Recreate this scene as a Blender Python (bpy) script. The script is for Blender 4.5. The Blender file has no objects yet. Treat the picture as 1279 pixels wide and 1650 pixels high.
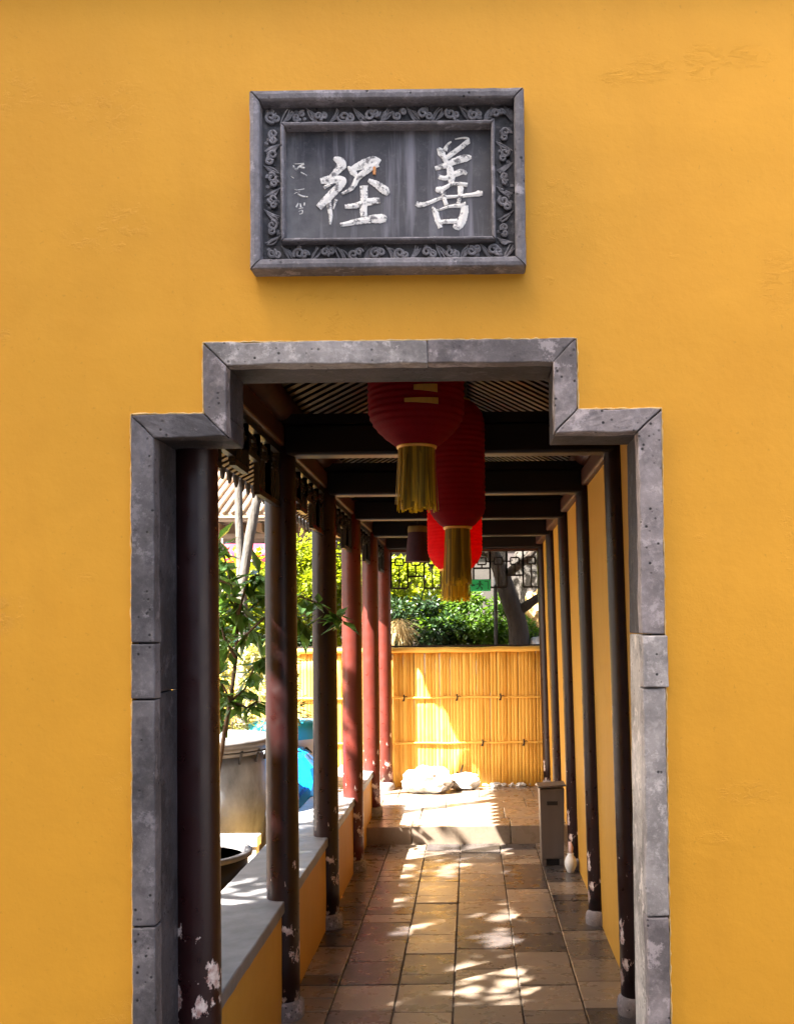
import bpy, bmesh, math, random
from mathutils import Vector, Matrix, noise
random.seed(7)
S = bpy.context.scene
C = S.collection
R = math.radians
rnd = random.uniform

# ---------------------------------------------------------------- camera
F = 1750.0                       # focal length in pixels of the 1279 x 1650 photograph
PPX, PPY = 757.0, 966.0          # principal point
EYE = Vector((0, 0, 1.6))
ROT = Matrix.Rotation(R(91.5), 3, 'X') @ Matrix.Rotation(R(-0.65), 3, 'Z')
cd = bpy.data.cameras.new('camera')
cam = bpy.data.objects.new('camera', cd); C.objects.link(cam)
cam.matrix_world = Matrix.Translation(EYE) @ ROT.to_4x4()
cd.sensor_width = 36.0
cd.lens = 36.0 * F / 1650.0
cd.shift_x = -(PPX - 639.5) / 1650.0
cd.shift_y = (PPY - 825.0) / 1650.0
cd.clip_start = 0.05; cd.clip_end = 500
S.camera = cam

def at(u, v, Y):
    """the point of the world at distance Y that stands at a pixel of the photograph"""
    d = ROT @ Vector(((u - PPX) / F, -(v - PPY) / F, -1.0))
    return EYE + d * (Y / d.y)

# ---------------------------------------------------------------- light
SUN = Vector((1.0, 0.72, -1.59)).normalized()      # the way sunlight travels
el = math.asin(-SUN.z); az = math.atan2(-SUN.x, -SUN.y)
W = bpy.data.worlds.new('World'); S.world = W; W.use_nodes = True
nt = W.node_tree
sky = nt.nodes.new('ShaderNodeTexSky'); sky.sky_type = 'NISHITA'; sky.sun_disc = False
sky.sun_elevation = el; sky.sun_rotation = az; sky.air_density = 1.0; sky.dust_density = 6.0; sky.ozone_density = 0.3
bg = nt.nodes['Background']; bg.inputs[1].default_value = 0.05
nt.links.new(sky.outputs[0], bg.inputs[0])
sl = bpy.data.lights.new('sun', 'SUN'); sl.energy = 5.0; sl.angle = R(0.5); sl.color = (1.0, 0.95, 0.87)
so = bpy.data.objects.new('sun', sl); C.objects.link(so)
so.rotation_euler = (-SUN).to_track_quat('Z', 'Y').to_euler()
S.view_settings.view_transform = 'Standard'; S.view_settings.look = 'None'
S.view_settings.exposure = 3.66; S.view_settings.gamma = 1.0
S.cycles.max_bounces = 10; S.cycles.diffuse_bounces = 5; S.cycles.glossy_bounces = 4
S.cycles.transmission_bounces = 6; S.cycles.sample_clamp_indirect = 8
S.cycles.use_denoising = True

# ---------------------------------------------------------------- materials
class N:
    def __init__(s, name):
        s.m = bpy.data.materials.new(name); s.m.use_nodes = True
        s.t = s.m.node_tree; s.p = s.t.nodes['Principled BSDF']
    def n(s, typ, **kw):
        x = s.t.nodes.new('ShaderNode' + typ)
        for k, v in kw.items():
            if k in ('blend_type', 'data_type', 'operation', 'attribute_name', 'feature', 'distance', 'interpolation_type', 'noise_dimensions', 'wave_type', 'bands_direction'):
                setattr(x, k, v)
            else:
                x.inputs[k.replace('_', ' ')].default_value = v
        return x
    def l(s, a, b): s.t.links.new(a, b)
    def coord(s, scale=(1, 1, 1)):
        tc = s.n('TexCoord'); mp = s.n('Mapping'); mp.inputs['Scale'].default_value = scale
        s.l(tc.outputs['Object'], mp.inputs[0]); return mp.outputs[0]
    def noise(s, scale, detail=4, rough=.55, stretch=(1, 1, 1)):
        x = s.n('TexNoise', Scale=scale, Detail=detail, Roughness=rough); s.l(s.coord(stretch), x.inputs['Vector']); return x.outputs['Fac']
    def ramp(s, fac, a, b, ca=(0, 0, 0, 1), cb=(1, 1, 1, 1)):
        r = s.t.nodes.new('ShaderNodeValToRGB'); e = r.color_ramp.elements
        e[0].position = a; e[1].position = b; e[0].color = ca; e[1].color = cb
        s.l(fac, r.inputs[0]); return r.outputs[0]
    def mix(s, fac, a, b, mode='MIX'):
        x = s.t.nodes.new('ShaderNodeMix'); x.data_type = 'RGBA'; x.blend_type = mode
        for v, i in ((fac, 0), (a, 6), (b, 7)):
            if hasattr(v, 'is_linked'): s.l(v, x.inputs[i])
            elif i == 0: x.inputs[0].default_value = v
            else: x.inputs[i].default_value = (*v[:3], 1)
        return x.outputs[2]
    def math(s, op, a, b=None):
        x = s.t.nodes.new('ShaderNodeMath'); x.operation = op
        for v, i in ((a, 0), (b, 1)):
            if v is None: continue
            if hasattr(v, 'is_linked'): s.l(v, x.inputs[i])
            else: x.inputs[i].default_value = v
        return x.outputs[0]
    def xyz(s):
        tc = s.n('TexCoord'); x = s.n('SeparateXYZ'); s.l(tc.outputs['Object'], x.inputs[0]); return x.outputs
    def base(s, v, rough=.6, spec=.5):
        if hasattr(v, 'is_linked'): s.l(v, s.p.inputs['Base Color'])
        else: s.p.inputs['Base Color'].default_value = (*v[:3], 1)
        if hasattr(rough, 'is_linked'): s.l(rough, s.p.inputs['Roughness'])
        else: s.p.inputs['Roughness'].default_value = rough
        s.p.inputs['Specular IOR Level'].default_value = spec
        return s
    def bump(s, h, strength=.3, dist=.01):
        b = s.n('Bump', Strength=strength, Distance=dist); s.l(h, b.inputs['Height'])
        s.l(b.outputs[0], s.p.inputs['Normal']); return s

def plain(name, col, rough=.6, var=.25, scale=12, bump=.15, dist=.004, spec=.4, metal=0, stretch=(1, 1, 1)):
    n = N(name); f = n.noise(scale, 5, .6, stretch)
    a = tuple(c * (1 - var) for c in col); b = tuple(min(1, c * (1 + var)) for c in col)
    n.base(n.ramp(f, .3, .7, (*a, 1), (*b, 1)), rough, spec); n.p.inputs['Metallic'].default_value = metal
    if bump: n.bump(n.noise(scale * 4, 5, .65, stretch), bump, dist)
    return n.m

FLAKES = [(at(u, v, 2.86).x, at(u, v, 2.86).z, a / 430, b / 430) for u, v, a, b in ((1045, 112, 34, 22), (1130, 100, 26, 30), (1195, 92, 44, 20), (1000, 125, 30, 12), (1256, 455, 30, 48), (1205, 1278, 42, 16),
          (1150, 1350, 22, 9), (1085, 412, 7, 6), (882, 452, 9, 6), (140, 930, 14, 6), (378, 330, 5, 6), (1128, 866, 10, 6), (8, 540, 10, 8))]
def plaster(name, col, dents=True):
    n = N(name)
    big = n.noise(1.3, 3, .5); mid = n.noise(9, 5, .6)
    c = n.mix(n.ramp(big, .3, .7), tuple(x * .94 for x in col), tuple(min(1, x * 1.05) for x in col))
    c = n.mix(n.math('MULTIPLY', n.ramp(mid, .45, .8), .22), c, tuple(x * .82 for x in col))
    st = n.noise(3.2, 5, .6, (2.2, 2.2, .25))                        # rain streaks
    c = n.mix(n.math('MULTIPLY', n.ramp(st, .52, .78), .22), c, tuple(x * f for x, f in zip(col, (.78, .74, .7))))
    if dents:
        c = n.mix(n.math('MULTIPLY', n.ramp(n.noise(2.1, 5, .62, (1, 1, .6)), .45, .75), .42), c, tuple(x * f for x, f in zip(col, (.88, .80, .66))))
        c = n.mix(n.math('MULTIPLY', n.ramp(n.noise(70, 3, .6), .66, .74), .35), c, tuple(x * .6 for x in col))
    n.base(c, .62, .3)
    h = n.math('ADD', n.math('MULTIPLY', n.noise(2.6, 3, .5), 1.0), n.math('MULTIPLY', n.noise(38, 5, .65), .11))
    if dents:                                                        # patches where the limewash has blistered and flaked
        patch = n.ramp(n.noise(1.9, 2, .4, (1, 1, 1.35)), .60, .70)
        fl = n.ramp(n.noise(26, 7, .72, (1, 1, 1.5)), .52, .60)
        h = n.math('ADD', h, n.math('MULTIPLY', n.math('MULTIPLY', patch, fl), .16))
        o = n.xyz(); tot = None
        for x_, z_, rx, rz in FLAKES:
            dx = n.math('DIVIDE', n.math('SUBTRACT', o[0], x_), rx); dz = n.math('DIVIDE', n.math('SUBTRACT', o[2], z_), rz)
            k = n.math('SUBTRACT', 1.0, n.math('ADD', n.math('MULTIPLY', dx, dx), n.math('MULTIPLY', dz, dz)))
            k = n.math('MAXIMUM', k, 0.0); tot = k if tot is None else n.math('MAXIMUM', tot, k)
        fl2 = n.math('MAXIMUM', n.ramp(n.noise(42, 8, .74, (.8, 1, 1.6)), .51, .57), n.math('MULTIPLY', n.ramp(n.noise(15, 6, .7, (.7, 1, 2.2)), .53, .60), .7))
        h = n.math('ADD', h, n.math('MULTIPLY', n.math('MULTIPLY', n.ramp(tot, .02, .7), fl2), .075))
    n.bump(h, .55, .02)
    return n.m

def stone(name, col, pit=.5):
    n = N(name)
    f = n.noise(7, 6, .62); g = n.noise(60, 5, .7)
    c = n.mix(n.ramp(f, .28, .72), tuple(x * .5 for x in col), tuple(min(1, x * 1.4) for x in col))
    c = n.mix(n.math('MULTIPLY', n.ramp(g, .5, .72), .6), c, tuple(min(1, x * 1.75) for x in col))
    c = n.mix(n.math('MULTIPLY', n.ramp(n.noise(3.4, 7, .70), .47, .57), .62), c, tuple(x * .28 for x in col))
    c = n.mix(n.math('MULTIPLY', n.ramp(n.noise(12, 7, .74), .56, .62), .6), c, tuple(min(1, x * 2.0) for x in col))
    vo = n.n('TexVoronoi', Scale=46); n.l(n.coord(), vo.inputs['Vector'])
    holes = n.math('MULTIPLY', n.ramp(vo.outputs['Distance'], .10, .22, (1, 1, 1, 1), (0, 0, 0, 1)), n.ramp(n.noise(9, 3), .48, .55))
    c = n.mix(holes, c, tuple(x * .12 for x in col))
    n.base(c, .72, .35)
    h = n.math('SUBTRACT', n.math('ADD', n.math('MULTIPLY', n.noise(24, 6, .7), .6), n.math('MULTIPLY', g, .25)), n.math('MULTIPLY', holes, pit))
    n.bump(h, .7, .006)
    return n.m

YEL = (.71, .338, .026)
M = {}
M['wall'] = plaster('yellow limewash', YEL)
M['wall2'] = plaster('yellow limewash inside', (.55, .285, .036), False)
M['lime'] = plain('white lime edge', (.68, .47, .20), .8, .25, 40, .5, .006)
M['stone'] = stone('grey door stone', (.26, .222, .215))
M['stone2'] = stone('grey carved stone', (.215, .198, .208))
M['slate'] = None
M['cap'] = plain('bluestone cap', (.165, .16, .163), .5, .35, 5, .4, .004)
M['paint'] = None
M['white'] = None
M['wood'] = plain('dark maroon timber', (.005, .0022, .002), .42, .35, 9, .25, .003, .45, 0, (1, 1, 1))
M['woodr'] = plain('rafter timber', (.014, .006, .0045), .55, .4, 10, .3, .003)
M['board'] = plain('roof boards', (.006, .0035, .003), .7, .4, 5, .2)
M['brown'] = plain('red brown timber', (.06, .018, .010), .5, .3, 9, .25, .003)
M['tile'] = plain('roof tile', (.07, .07, .075), .8, .3, 9, .3)
M['black'] = plain('black glaze', (.012, .012, .013), .3, .3, 10, .1)
M['iron'] = plain('dark iron', (.03, .03, .032), .5, .3, 20, .2)
M['rock'] = plain('pale rock', (.42, .40, .37), .85, .3, 5, .8, .02)
M['rocky'] = plain('ochre rock', (.62, .40, .16), .85, .3, 6, .8, .02)
M['rockd'] = plain('dark rockery', (.05, .042, .035), .85, .45, 4, .9, .03)
M['soil'] = plain('soil', (.10, .075, .055), .95, .35, 9, .6, .02)
M['bark'] = plain('grey bark', (.085, .075, .065), .85, .35, 9, .8, .02, .3, 0, (1, 1, .3))
M['barkd'] = plain('dark bark', (.035, .026, .020), .9, .4, 12, .9, .02, .3, 0, (1, 1, .3))
M['twig'] = plain('twig', (.16, .11, .075), .8, .3, 30, .3)
M['blue'] = plain('bright blue plastic', (.004, .30, .80), .3, .08, 5, .05, .002, .5)
M['blue2'] = plain('darker blue plastic', (.004, .13, .62), .3, .08, 5, .05)
M['cyan'] = plain('sky blue plastic', (.03, .42, .68), .35, .08, 5, .05)
M['plasticw'] = plain('white plastic', (.74, .74, .72), .4, .06, 6, .05)
M['vat'] = plain('grey glazed vat', (.18, .21, .26), .6, .5, 6, .3, .006, .6, 0, (1, 1, .6))
M['steel'] = plain('brown steel', (.125, .10, .088), .38, .15, 8, .05, .001, .5, .35, (1, 1, .2))
M['gold'] = plain('gold paper', (.75, .40, .07), .35, .2, 20, .1, .001, .5, .3)
M['banner'] = plain('red banner cloth', (.62, .015, .05), .7, .1, 6, .1)
M['bannerw'] = plain('white print', (.8, .76, .74), .7, .05, 6, 0)
M['concrete'] = plain('pale concrete', (.36, .32, .29), .8, .15, 4, .2)
M['eave'] = plain('white eave board', (.70, .67, .62), .7, .1, 6, .1)
M['tan'] = plain('tan roof', (.30, .22, .15), .8, .3, 6, .3)
M['dark'] = plain('dark shop front', (.075, .06, .058), .6, .3, 4, .1)
M['glass'] = plain('dark window pane', (.02, .022, .024), .12, .2, 3, 0)
M['green'] = plain('green sign', (.03, .52, .20), .4, .05, 5, 0)
M['signd'] = plain('dark green print', (.006, .09, .04), .5, .05, 5, 0)
M['thatch'] = plain('dry straw', (.60, .46, .22), .9, .3, 30, .3)
M['brick'] = plain('grey brick wall', (.11, .11, .12), .8, .25, 5, .3)
M['court'] = plain('courtyard paving', (.10, .10, .105), .8, .25, 3, .3)
M['redf'] = plain('red blossom', (.65, .03, .02), .6, .2, 20, 0)

def leafmat(name, col, trans=.45, rough=.4, var=.45):
    n = N(name)
    oi = n.n('Attribute'); oi.attribute_name = 'tint'
    c = n.mix(oi.outputs['Fac'], tuple(x * (1 - var) for x in col), tuple(x * (1 + var) for x in col))
    n.base(c, rough, .45)
    tr = n.n('BsdfTranslucent'); n.l(n.mix(1.0, c, (1.6, 1.5, .55), 'MULTIPLY'), tr.inputs[0])
    ms = n.n('MixShader'); ms.inputs[0].default_value = trans
    out = n.t.nodes['Material Output']
    n.l(n.p.outputs[0], ms.inputs[1]); n.l(tr.outputs[0], ms.inputs[2]); n.l(ms.outputs[0], out.inputs[0])
    return n.m
M['leafy'] = leafmat('yellow green leaves', (.17, .21, .012), .5)
M['leafg'] = leafmat('fresh green leaves', (.07, .14, .02), .45)
M['leafd'] = leafmat('dark green leaves', (.018, .042, .014), .2, .35)
M['leafb'] = leafmat('glossy dark leaves', (.10, .20, .07), .35, .25)
M['leafp'] = leafmat('pale leaves', (.32, .32, .16), .4, .5)
M['fringe'] = leafmat('yellow fringe', (.40, .27, .016), .45, .6, .55)

def mk_slate():
    n = N('dark inscription slate')
    f = n.noise(3.5, 6, .62); st = n.noise(26, 4, .6, (1, 1, .08)); g = n.noise(70, 5, .7)
    c = n.mix(n.ramp(f, .3, .7), (.028, .026, .038), (.12, .115, .118))
    c = n.mix(n.math('MULTIPLY', n.ramp(st, .52, .70), .8), c, (.27, .255, .285))
    o = n.xyz()
    left = n.math('MULTIPLY', n.ramp(n.math('ADD', o[0], .5), .22, .36, (1, 1, 1, 1), (0, 0, 0, 1)), n.ramp(f, .38, .62))
    c = n.mix(n.math('MULTIPLY', left, .8), c, (.34, .325, .315))
    c = n.mix(n.math('MULTIPLY', n.ramp(g, .55, .8), .3), c, (.3, .29, .29))
    n.base(c, .6, .35); n.bump(n.math('ADD', f, n.math('MULTIPLY', g, .3)), .4, .004)
    return n.m
M['slate'] = mk_slate()
def mk_white():
    n = N('flaking white paint'); f = n.noise(55, 6, .72)
    c = n.mix(n.ramp(f, .40, .49), (.20, .19, .19), (.90, .86, .80)); n.base(c, .75, .3)
    n.bump(n.noise(80, 5, .7), .6, .003); return n.m
M['white'] = mk_white()
def mk_paint(name, col, th=.565):
    n = N(name); f = n.noise(6, 4, .6)
    c = n.mix(n.ramp(f, .3, .7), tuple(x * .75 for x in col), tuple(x * 1.25 for x in col))
    if th:                                                        # paint flaked off near the foot, white ground under it
        o = n.xyz()
        low = n.ramp(o[2], .25, 1.0, (1, 1, 1, 1), (0, 0, 0, 1))
        k = n.math('MULTIPLY', n.noise(15, 6, .66, (1, 1, .6)), n.math('ADD', .76, n.math('MULTIPLY', low, .35)))
        ch = n.ramp(k, th - .01, th + .01)
        c = n.mix(ch, c, n.mix(n.ramp(n.noise(40, 4), .4, .6), (.36, .2, .17), (.72, .62, .56)))
        n.bump(n.math('SUBTRACT', n.math('MULTIPLY', n.noise(12, 3), .25), n.math('MULTIPLY', ch, .8)), .5, .003)
    gr = n.noise(30, 5, .65, (1, 1, .05)); c = n.mix(n.math('MULTIPLY', n.ramp(gr, .5, .7), .45), c, tuple(x * .35 for x in col)) if not th else c
    n.base(c, n.ramp(n.noise(20, 4), .3, .7, (.25, .25, .25, 1), (.45, .45, .45, 1)), .5)
    return n.m
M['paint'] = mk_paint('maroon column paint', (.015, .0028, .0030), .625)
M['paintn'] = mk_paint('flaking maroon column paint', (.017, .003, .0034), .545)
M['paint_lit'] = mk_paint('sunlit red column paint', (.092, .016, .011), .61)  # same paint, sunlight on the far left columns put into a lighter red
def mk_floor():
    n = N('worn floor tile')
    a = n.n('Attribute'); a.attribute_name = 'tint'
    f = n.noise(4.5, 5, .6); g = n.noise(34, 6, .7)
    c = n.mix(a.outputs['Fac'], (.022, .020, .022), (.26, .195, .135))
    c = n.mix(n.math('MULTIPLY', n.ramp(f, .35, .85), .4), c, (.13, .105, .10))
    c = n.mix(n.math('MULTIPLY', n.ramp(g, .45, .85), .22), c, (.40, .33, .27))
    n.base(c, n.ramp(n.noise(9, 5, .6), .3, .7, (.20, .20, .20, 1), (.40, .40, .40, 1)), .55)
    n.bump(n.math('ADD', n.math('MULTIPLY', g, .5), n.noise(5, 3)), .13, .005)
    return n.m
M['floor'] = mk_floor()
def mk_bamboo():
    n = N('ochre painted bamboo')
    a = n.n('Attribute'); a.attribute_name = 'tint'
    c = n.mix(a.outputs['Fac'], (.62, .30, .035), (.85, .51, .10))
    c = n.mix(n.math('MULTIPLY', n.ramp(n.noise(6, 5, .6, (1, 1, .3)), .5, .75), .5), c, (.50, .20, .012))
    n.base(c, .5, .4); n.bump(n.noise(30, 4, .6, (1, 1, .2)), .3, .004); return n.m
M['bamboo'] = mk_bamboo()
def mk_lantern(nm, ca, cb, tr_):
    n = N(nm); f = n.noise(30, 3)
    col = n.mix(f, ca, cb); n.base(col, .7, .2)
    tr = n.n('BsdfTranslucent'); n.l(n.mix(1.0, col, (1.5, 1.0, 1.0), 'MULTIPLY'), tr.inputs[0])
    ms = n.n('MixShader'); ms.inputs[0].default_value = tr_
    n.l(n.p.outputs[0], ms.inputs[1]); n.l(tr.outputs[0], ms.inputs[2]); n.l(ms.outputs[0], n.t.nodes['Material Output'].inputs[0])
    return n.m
M['lantern'] = mk_lantern('shaded red lantern cloth', (.21, .002, .011), (.31, .004, .014), .5)  # shade near the doorway put into a darker red
M['lantern_lit'] = mk_lantern('lit red lantern cloth', (.66, .006, .012), (.80, .012, .018), .65)  # same cloth, light from the far end put into a brighter red

# ---------------------------------------------------------------- mesh helpers
KEEP = []                        # leaf meshes keep their face directions
def obj(name, bm, m, parent=None, smooth=False, bevel=0, seg=2, loc=None):
    me = bpy.data.meshes.new(name)
    if not any(b is bm for b in KEEP): bmesh.ops.recalc_face_normals(bm, faces=bm.faces[:])
    bm.to_mesh(me); bm.free()
    for x in (m if isinstance(m, list) else [m]): me.materials.append(x)
    if smooth:
        for p in me.polygons: p.use_smooth = True
    o = bpy.data.objects.new(name, me); C.objects.link(o)
    if loc is not None: o.location = loc
    if parent: o.parent = parent
    if bevel:
        b = o.modifiers.new('bevel', 'BEVEL'); b.width = bevel; b.segments = seg; b.limit_method = 'ANGLE'; b.angle_limit = R(40)
    return o
def tag(o, label, cat, group=None, kind=None):
    if label: o['label'] = label
    if cat: o['category'] = cat
    if group: o['group'] = group
    if kind: o['kind'] = kind
    return o
def thing(name, label, cat, loc=(0, 0, 0), group=None):
    o = bpy.data.objects.new(name, None); C.objects.link(o); o.location = loc; o.empty_display_size = .1
    return tag(o, label, cat, group)
def struct(name, bm, m, **k):
    o = obj(name, bm, m, **k); o['kind'] = 'structure'; return o
def B(): return bmesh.new()
def box(bm, x0, x1, y0, y1, z0, z1, mat=0):
    v = [bm.verts.new(p) for p in ((x0, y0, z0), (x1, y0, z0), (x1, y1, z0), (x0, y1, z0), (x0, y0, z1), (x1, y0, z1), (x1, y1, z1), (x0, y1, z1))]
    fs = [bm.faces.new([v[i] for i in q]) for q in ((3, 2, 1, 0), (4, 5, 6, 7), (0, 1, 5, 4), (1, 2, 6, 5), (2, 3, 7, 6), (3, 0, 4, 7))]
    for f in fs: f.material_index = mat
    return v
def prism(bm, pts, y0, y1):
    """outline in x, z drawn out from y0 to y1"""
    a = [bm.verts.new((x, y0, z)) for x, z in pts]; b = [bm.verts.new((x, y1, z)) for x, z in pts]
    bm.faces.new(a); bm.faces.new(b[::-1]); n = len(pts)
    for i in range(n): bm.faces.new((a[i], b[i], b[(i + 1) % n], a[(i + 1) % n]))
def bar(bm, p, q, w, h=None, up=Vector((0, 0, 1))):
    p, q = Vector(p), Vector(q); d = (q - p).normalized(); h = h or w
    s = d.cross(up)
    if s.length < 1e-4: s = d.cross(Vector((0, 1, 0)))
    s.normalize(); t = s.cross(d)
    r = [[bm.verts.new(e + s * (a * w / 2) + t * (b * h / 2)) for a, b in ((-1, -1), (1, -1), (1, 1), (-1, 1))] for e in (p, q)]
    bm.faces.new(r[0]); bm.faces.new(r[1][::-1])
    for i in range(4): bm.faces.new((r[0][i], r[1][i], r[1][(i + 1) % 4], r[0][(i + 1) % 4]))
def tube(bm, pts, rad, n=8, caps=True):
    pts = [Vector(p) for p in pts]; rings = []; prev = None
    for i, p in enumerate(pts):
        d = (pts[min(i + 1, len(pts) - 1)] - pts[max(i - 1, 0)]).normalized()
        if prev is None:
            s = d.cross(Vector((0, 0, 1)))
            if s.length < .05: s = d.cross(Vector((1, 0, 0)))
        else: s = prev - d * prev.dot(d)
        s.normalize(); prev = s; t = d.cross(s)
        r = rad[i] if isinstance(rad, (list, tuple)) else rad
        rings.append([bm.verts.new(p + s * (r * math.cos(2 * math.pi * k / n)) + t * (r * math.sin(2 * math.pi * k / n))) for k in range(n)])
    for a, b in zip(rings, rings[1:]):
        for k in range(n): bm.faces.new((a[k], a[(k + 1) % n], b[(k + 1) % n], b[k]))
    if caps: bm.faces.new(rings[0][::-1]); bm.faces.new(rings[-1])
def lathe(bm, prof, c=(0, 0), n=40, cap=True):
    rings = [[bm.verts.new((c[0] + r * math.cos(2 * math.pi * k / n), c[1] + r * math.sin(2 * math.pi * k / n), z)) for k in range(n)] for r, z in prof]
    for a, b in zip(rings, rings[1:]):
        for k in range(n): bm.faces.new((a[k], a[(k + 1) % n], b[(k + 1) % n], b[k]))
    if cap: bm.faces.new(rings[0][::-1]); bm.faces.new(rings[-1])
def rough(bm, amp, freq, seed=0, maxlen=None):
    if maxlen:
        for _ in range(6):
            e = [e for e in bm.edges if e.calc_length() > maxlen]
            if not e: break
            bmesh.ops.subdivide_edges(bm, edges=e, cuts=1, use_grid_fill=True)
    o = Vector((seed * 3.1, seed * 7.7, seed * 1.3))
    for v in bm.verts: v.co += Vector(noise.noise_vector(v.co * freq + o)) * amp
def blob(bm, c, r, sub=3, amp=.25, freq=3, seed=0, squash=(1, 1, 1)):
    g = bmesh.ops.create_icosphere(bm, subdivisions=sub, radius=1)
    for v in g['verts']:
        k = 1 + amp * noise.noise(v.co * freq + Vector((seed, seed * 2, 0))) + amp * .4 * noise.noise(v.co * freq * 3 + Vector((seed, 0, 5)))
        v.co = Vector((v.co.x * r * squash[0] * k + c[0], v.co.y * r * squash[1] * k + c[1], v.co.z * r * squash[2] * k + c[2]))
def leaf(bm, p, d, up, L, wd, tint, fold=.25):
    d = d.normalized(); s = d.cross(up)
    if s.length < .01: s = d.cross(Vector((1, 0, 0)))
    s.normalize(); u = s.cross(d)
    a = bm.verts.new(p); m = bm.verts.new(p + d * L * .5 - u * wd * fold); b = bm.verts.new(p + d * L - u * L * .08)
    l1 = bm.verts.new(p + d * L * .42 + s * wd * .5); r1 = bm.verts.new(p + d * L * .42 - s * wd * .5)
    lay = bm.loops.layers.float_color['tint']
    for q in ((a, m, l1), (l1, m, b), (a, r1, m), (r1, b, m)):
        f = bm.faces.new(q)
        for lp in f.loops: lp[lay] = (tint, tint, tint, 1)
def lb():
    bm = B(); bm.loops.layers.float_color.new('tint'); KEEP.append(bm); return bm
def rv(): 
    while True:
        v = Vector((rnd(-1, 1), rnd(-1, 1), rnd(-1, 1)))
        if .05 < v.length < 1: return v
def crown(bm, c, rad, n, L, wd, clumps=14, hang=.3, skip=None):
    """leaves in clumps through an ellipsoid"""
    c = Vector(c); cl = []
    for i in range(clumps):
        q = rv(); q = q.normalized() * (q.length ** .5)
        cl.append((c + Vector((q.x * rad[0], q.y * rad[1], q.z * rad[2])), rnd(.22, .45), rnd(0, .6)))
    for i in range(n):
        k, s, t = random.choice(cl); q = rv()
        p = k + Vector((q.x * rad[0], q.y * rad[1], q.z * rad[2])) * s
        if skip and skip(p): continue
        d = q + Vector((0, 0, -hang)) + rv() * .6
        leaf(bm, p, d, Vector((rnd(-.4, .4), rnd(-.4, .4), 1)), L * rnd(.6, 1.2), wd * rnd(.7, 1.2), min(1, t + rnd(0, .4)))

# ---------------------------------------------------------------- numbers taken from the place
Y0, YB = 2.86, 3.075                       # front and back of the gateway wall
COLY = [3.13, 4.545, 5.90, 7.25, 8.60, 9.96]
XL, XR = -.79, .670                         # column rows
LEAN = math.tan(R(1.1))                    # the right hand side leans in a little
FENCE = 10.09
STEP = 8.10

# ---------------------------------------------------------------- ground
bm = B(); box(bm, -60, 60, -40, 80, -.30, -.06)
struct('ground', bm, M['soil'])
bm = B(); box(bm, -4.2, 4.0, -6.0, Y0 + .02, -.2, 0.0)
struct('courtyard_paving', bm, M['court'])
# tiled floor of the walkway: one slab per tile, laid in staggered strips
bm = B(); bm.loops.layers.float_color.new('tint'); lay = bm.loops.layers.float_color['tint']
x = -.80; k = 0
while x < .72:
    w = (.19, .27, .25, .29, .26, .24, .25)[k % 7]; y = Y0 + .03 - rnd(0, .3)
    while y < STEP - .02:
        L = random.choice((rnd(.30, .36), rnd(.30, .36), rnd(.30, .36), rnd(.13, .18))); y1 = min(y + L, STEP - .003)
        z = rnd(-.0022, .0022); t = random.choice((.0, .05, .12, .3, .5, .7, .85, .95, 1.0)) * rnd(.85, 1)
        nf = len(bm.faces)
        v = box(bm, x + .004, x + w - .004, max(y, Y0 + .03) + .004, y1 - .004, -.05, z)
        for q in v[4:]: q.co.z += rnd(-.0012, .0012)
        bm.faces.ensure_lookup_table()
        for f in bm.faces[nf:]:
            for lp in f.loops: lp[lay] = (t, t, t, 1)
        y += L
    x += w; k += 1
struct('walkway_floor', bm, M['floor'], bevel=.002, seg=1)
bm = B(); box(bm, -.85, .80, Y0 + .03, STEP - .01, -.2, -.008)
struct('floor_bed', bm, M['soil'])
# raised stone landing at the far end, one step up
bm = B(); bm.loops.layers.float_color.new('tint'); lay = bm.loops.layers.float_color['tint']
for j, (ya, yb, n_) in enumerate(((STEP, 8.42, 4), (8.43, 8.93, 5), (8.94, 9.45, 4), (9.46, 10.12, 5))):
    x = -4.2 if j else -.95
    while x < .9:
        L = rnd(.45, .75); t = rnd(.55, 1); nf = len(bm.faces)
        box(bm, x, min(x + L, 1.0) - .005, ya, yb, -.05, .13 + rnd(-.002, .002)); bm.faces.ensure_lookup_table()
        for f in bm.faces[nf:]:
            for lp in f.loops: lp[lay] = (t, t, t, 1)
        x += L
struct('stone_landing', bm, M['floor'], bevel=.004, seg=1)

# ---------------------------------------------------------------- gateway wall with its stepped opening
oL, oR = at(214, 900, Y0).x, at(1067, 900, Y0).x           # outer edges of the stone surround
sL, sR = at(329.5, 600, Y0).x, at(928, 600, Y0).x
zS = (at(214, 669, Y0).z + at(1064, 660, Y0).z) / 2
zT = (at(329, 552, Y0).z + at(928, 549, Y0).z) / 2
FW = .0605
gate = thing('gateway_wall', 'tall yellow plastered wall with a stepped doorway framed in grey stone', 'wall', ((oL + oR) / 2, Y0, 0))
GX = gate.location.copy()
def gobj(name, bm, m, parent=gate, **k):
    o = obj(name, bm, m, None, **k); o.parent = parent
    top = parent
    if parent is gate: o.matrix_parent_inverse = Matrix.Translation(-GX)
    return o
e = .004
pts = [(-6, -.05), (oL - e, -.05), (oL - e, zS + e), (sL - e, zS + e), (sL - e, zT + e), (sR + e, zT + e), (sR + e, zS + e), (oR + e, zS + e), (oR + e, -.05), (5, -.05), (5, 3.38), (-6, 3.38)]
bm = B(); prism(bm, pts, Y0, YB)
gobj('plaster', bm, M['wall'])
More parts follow.
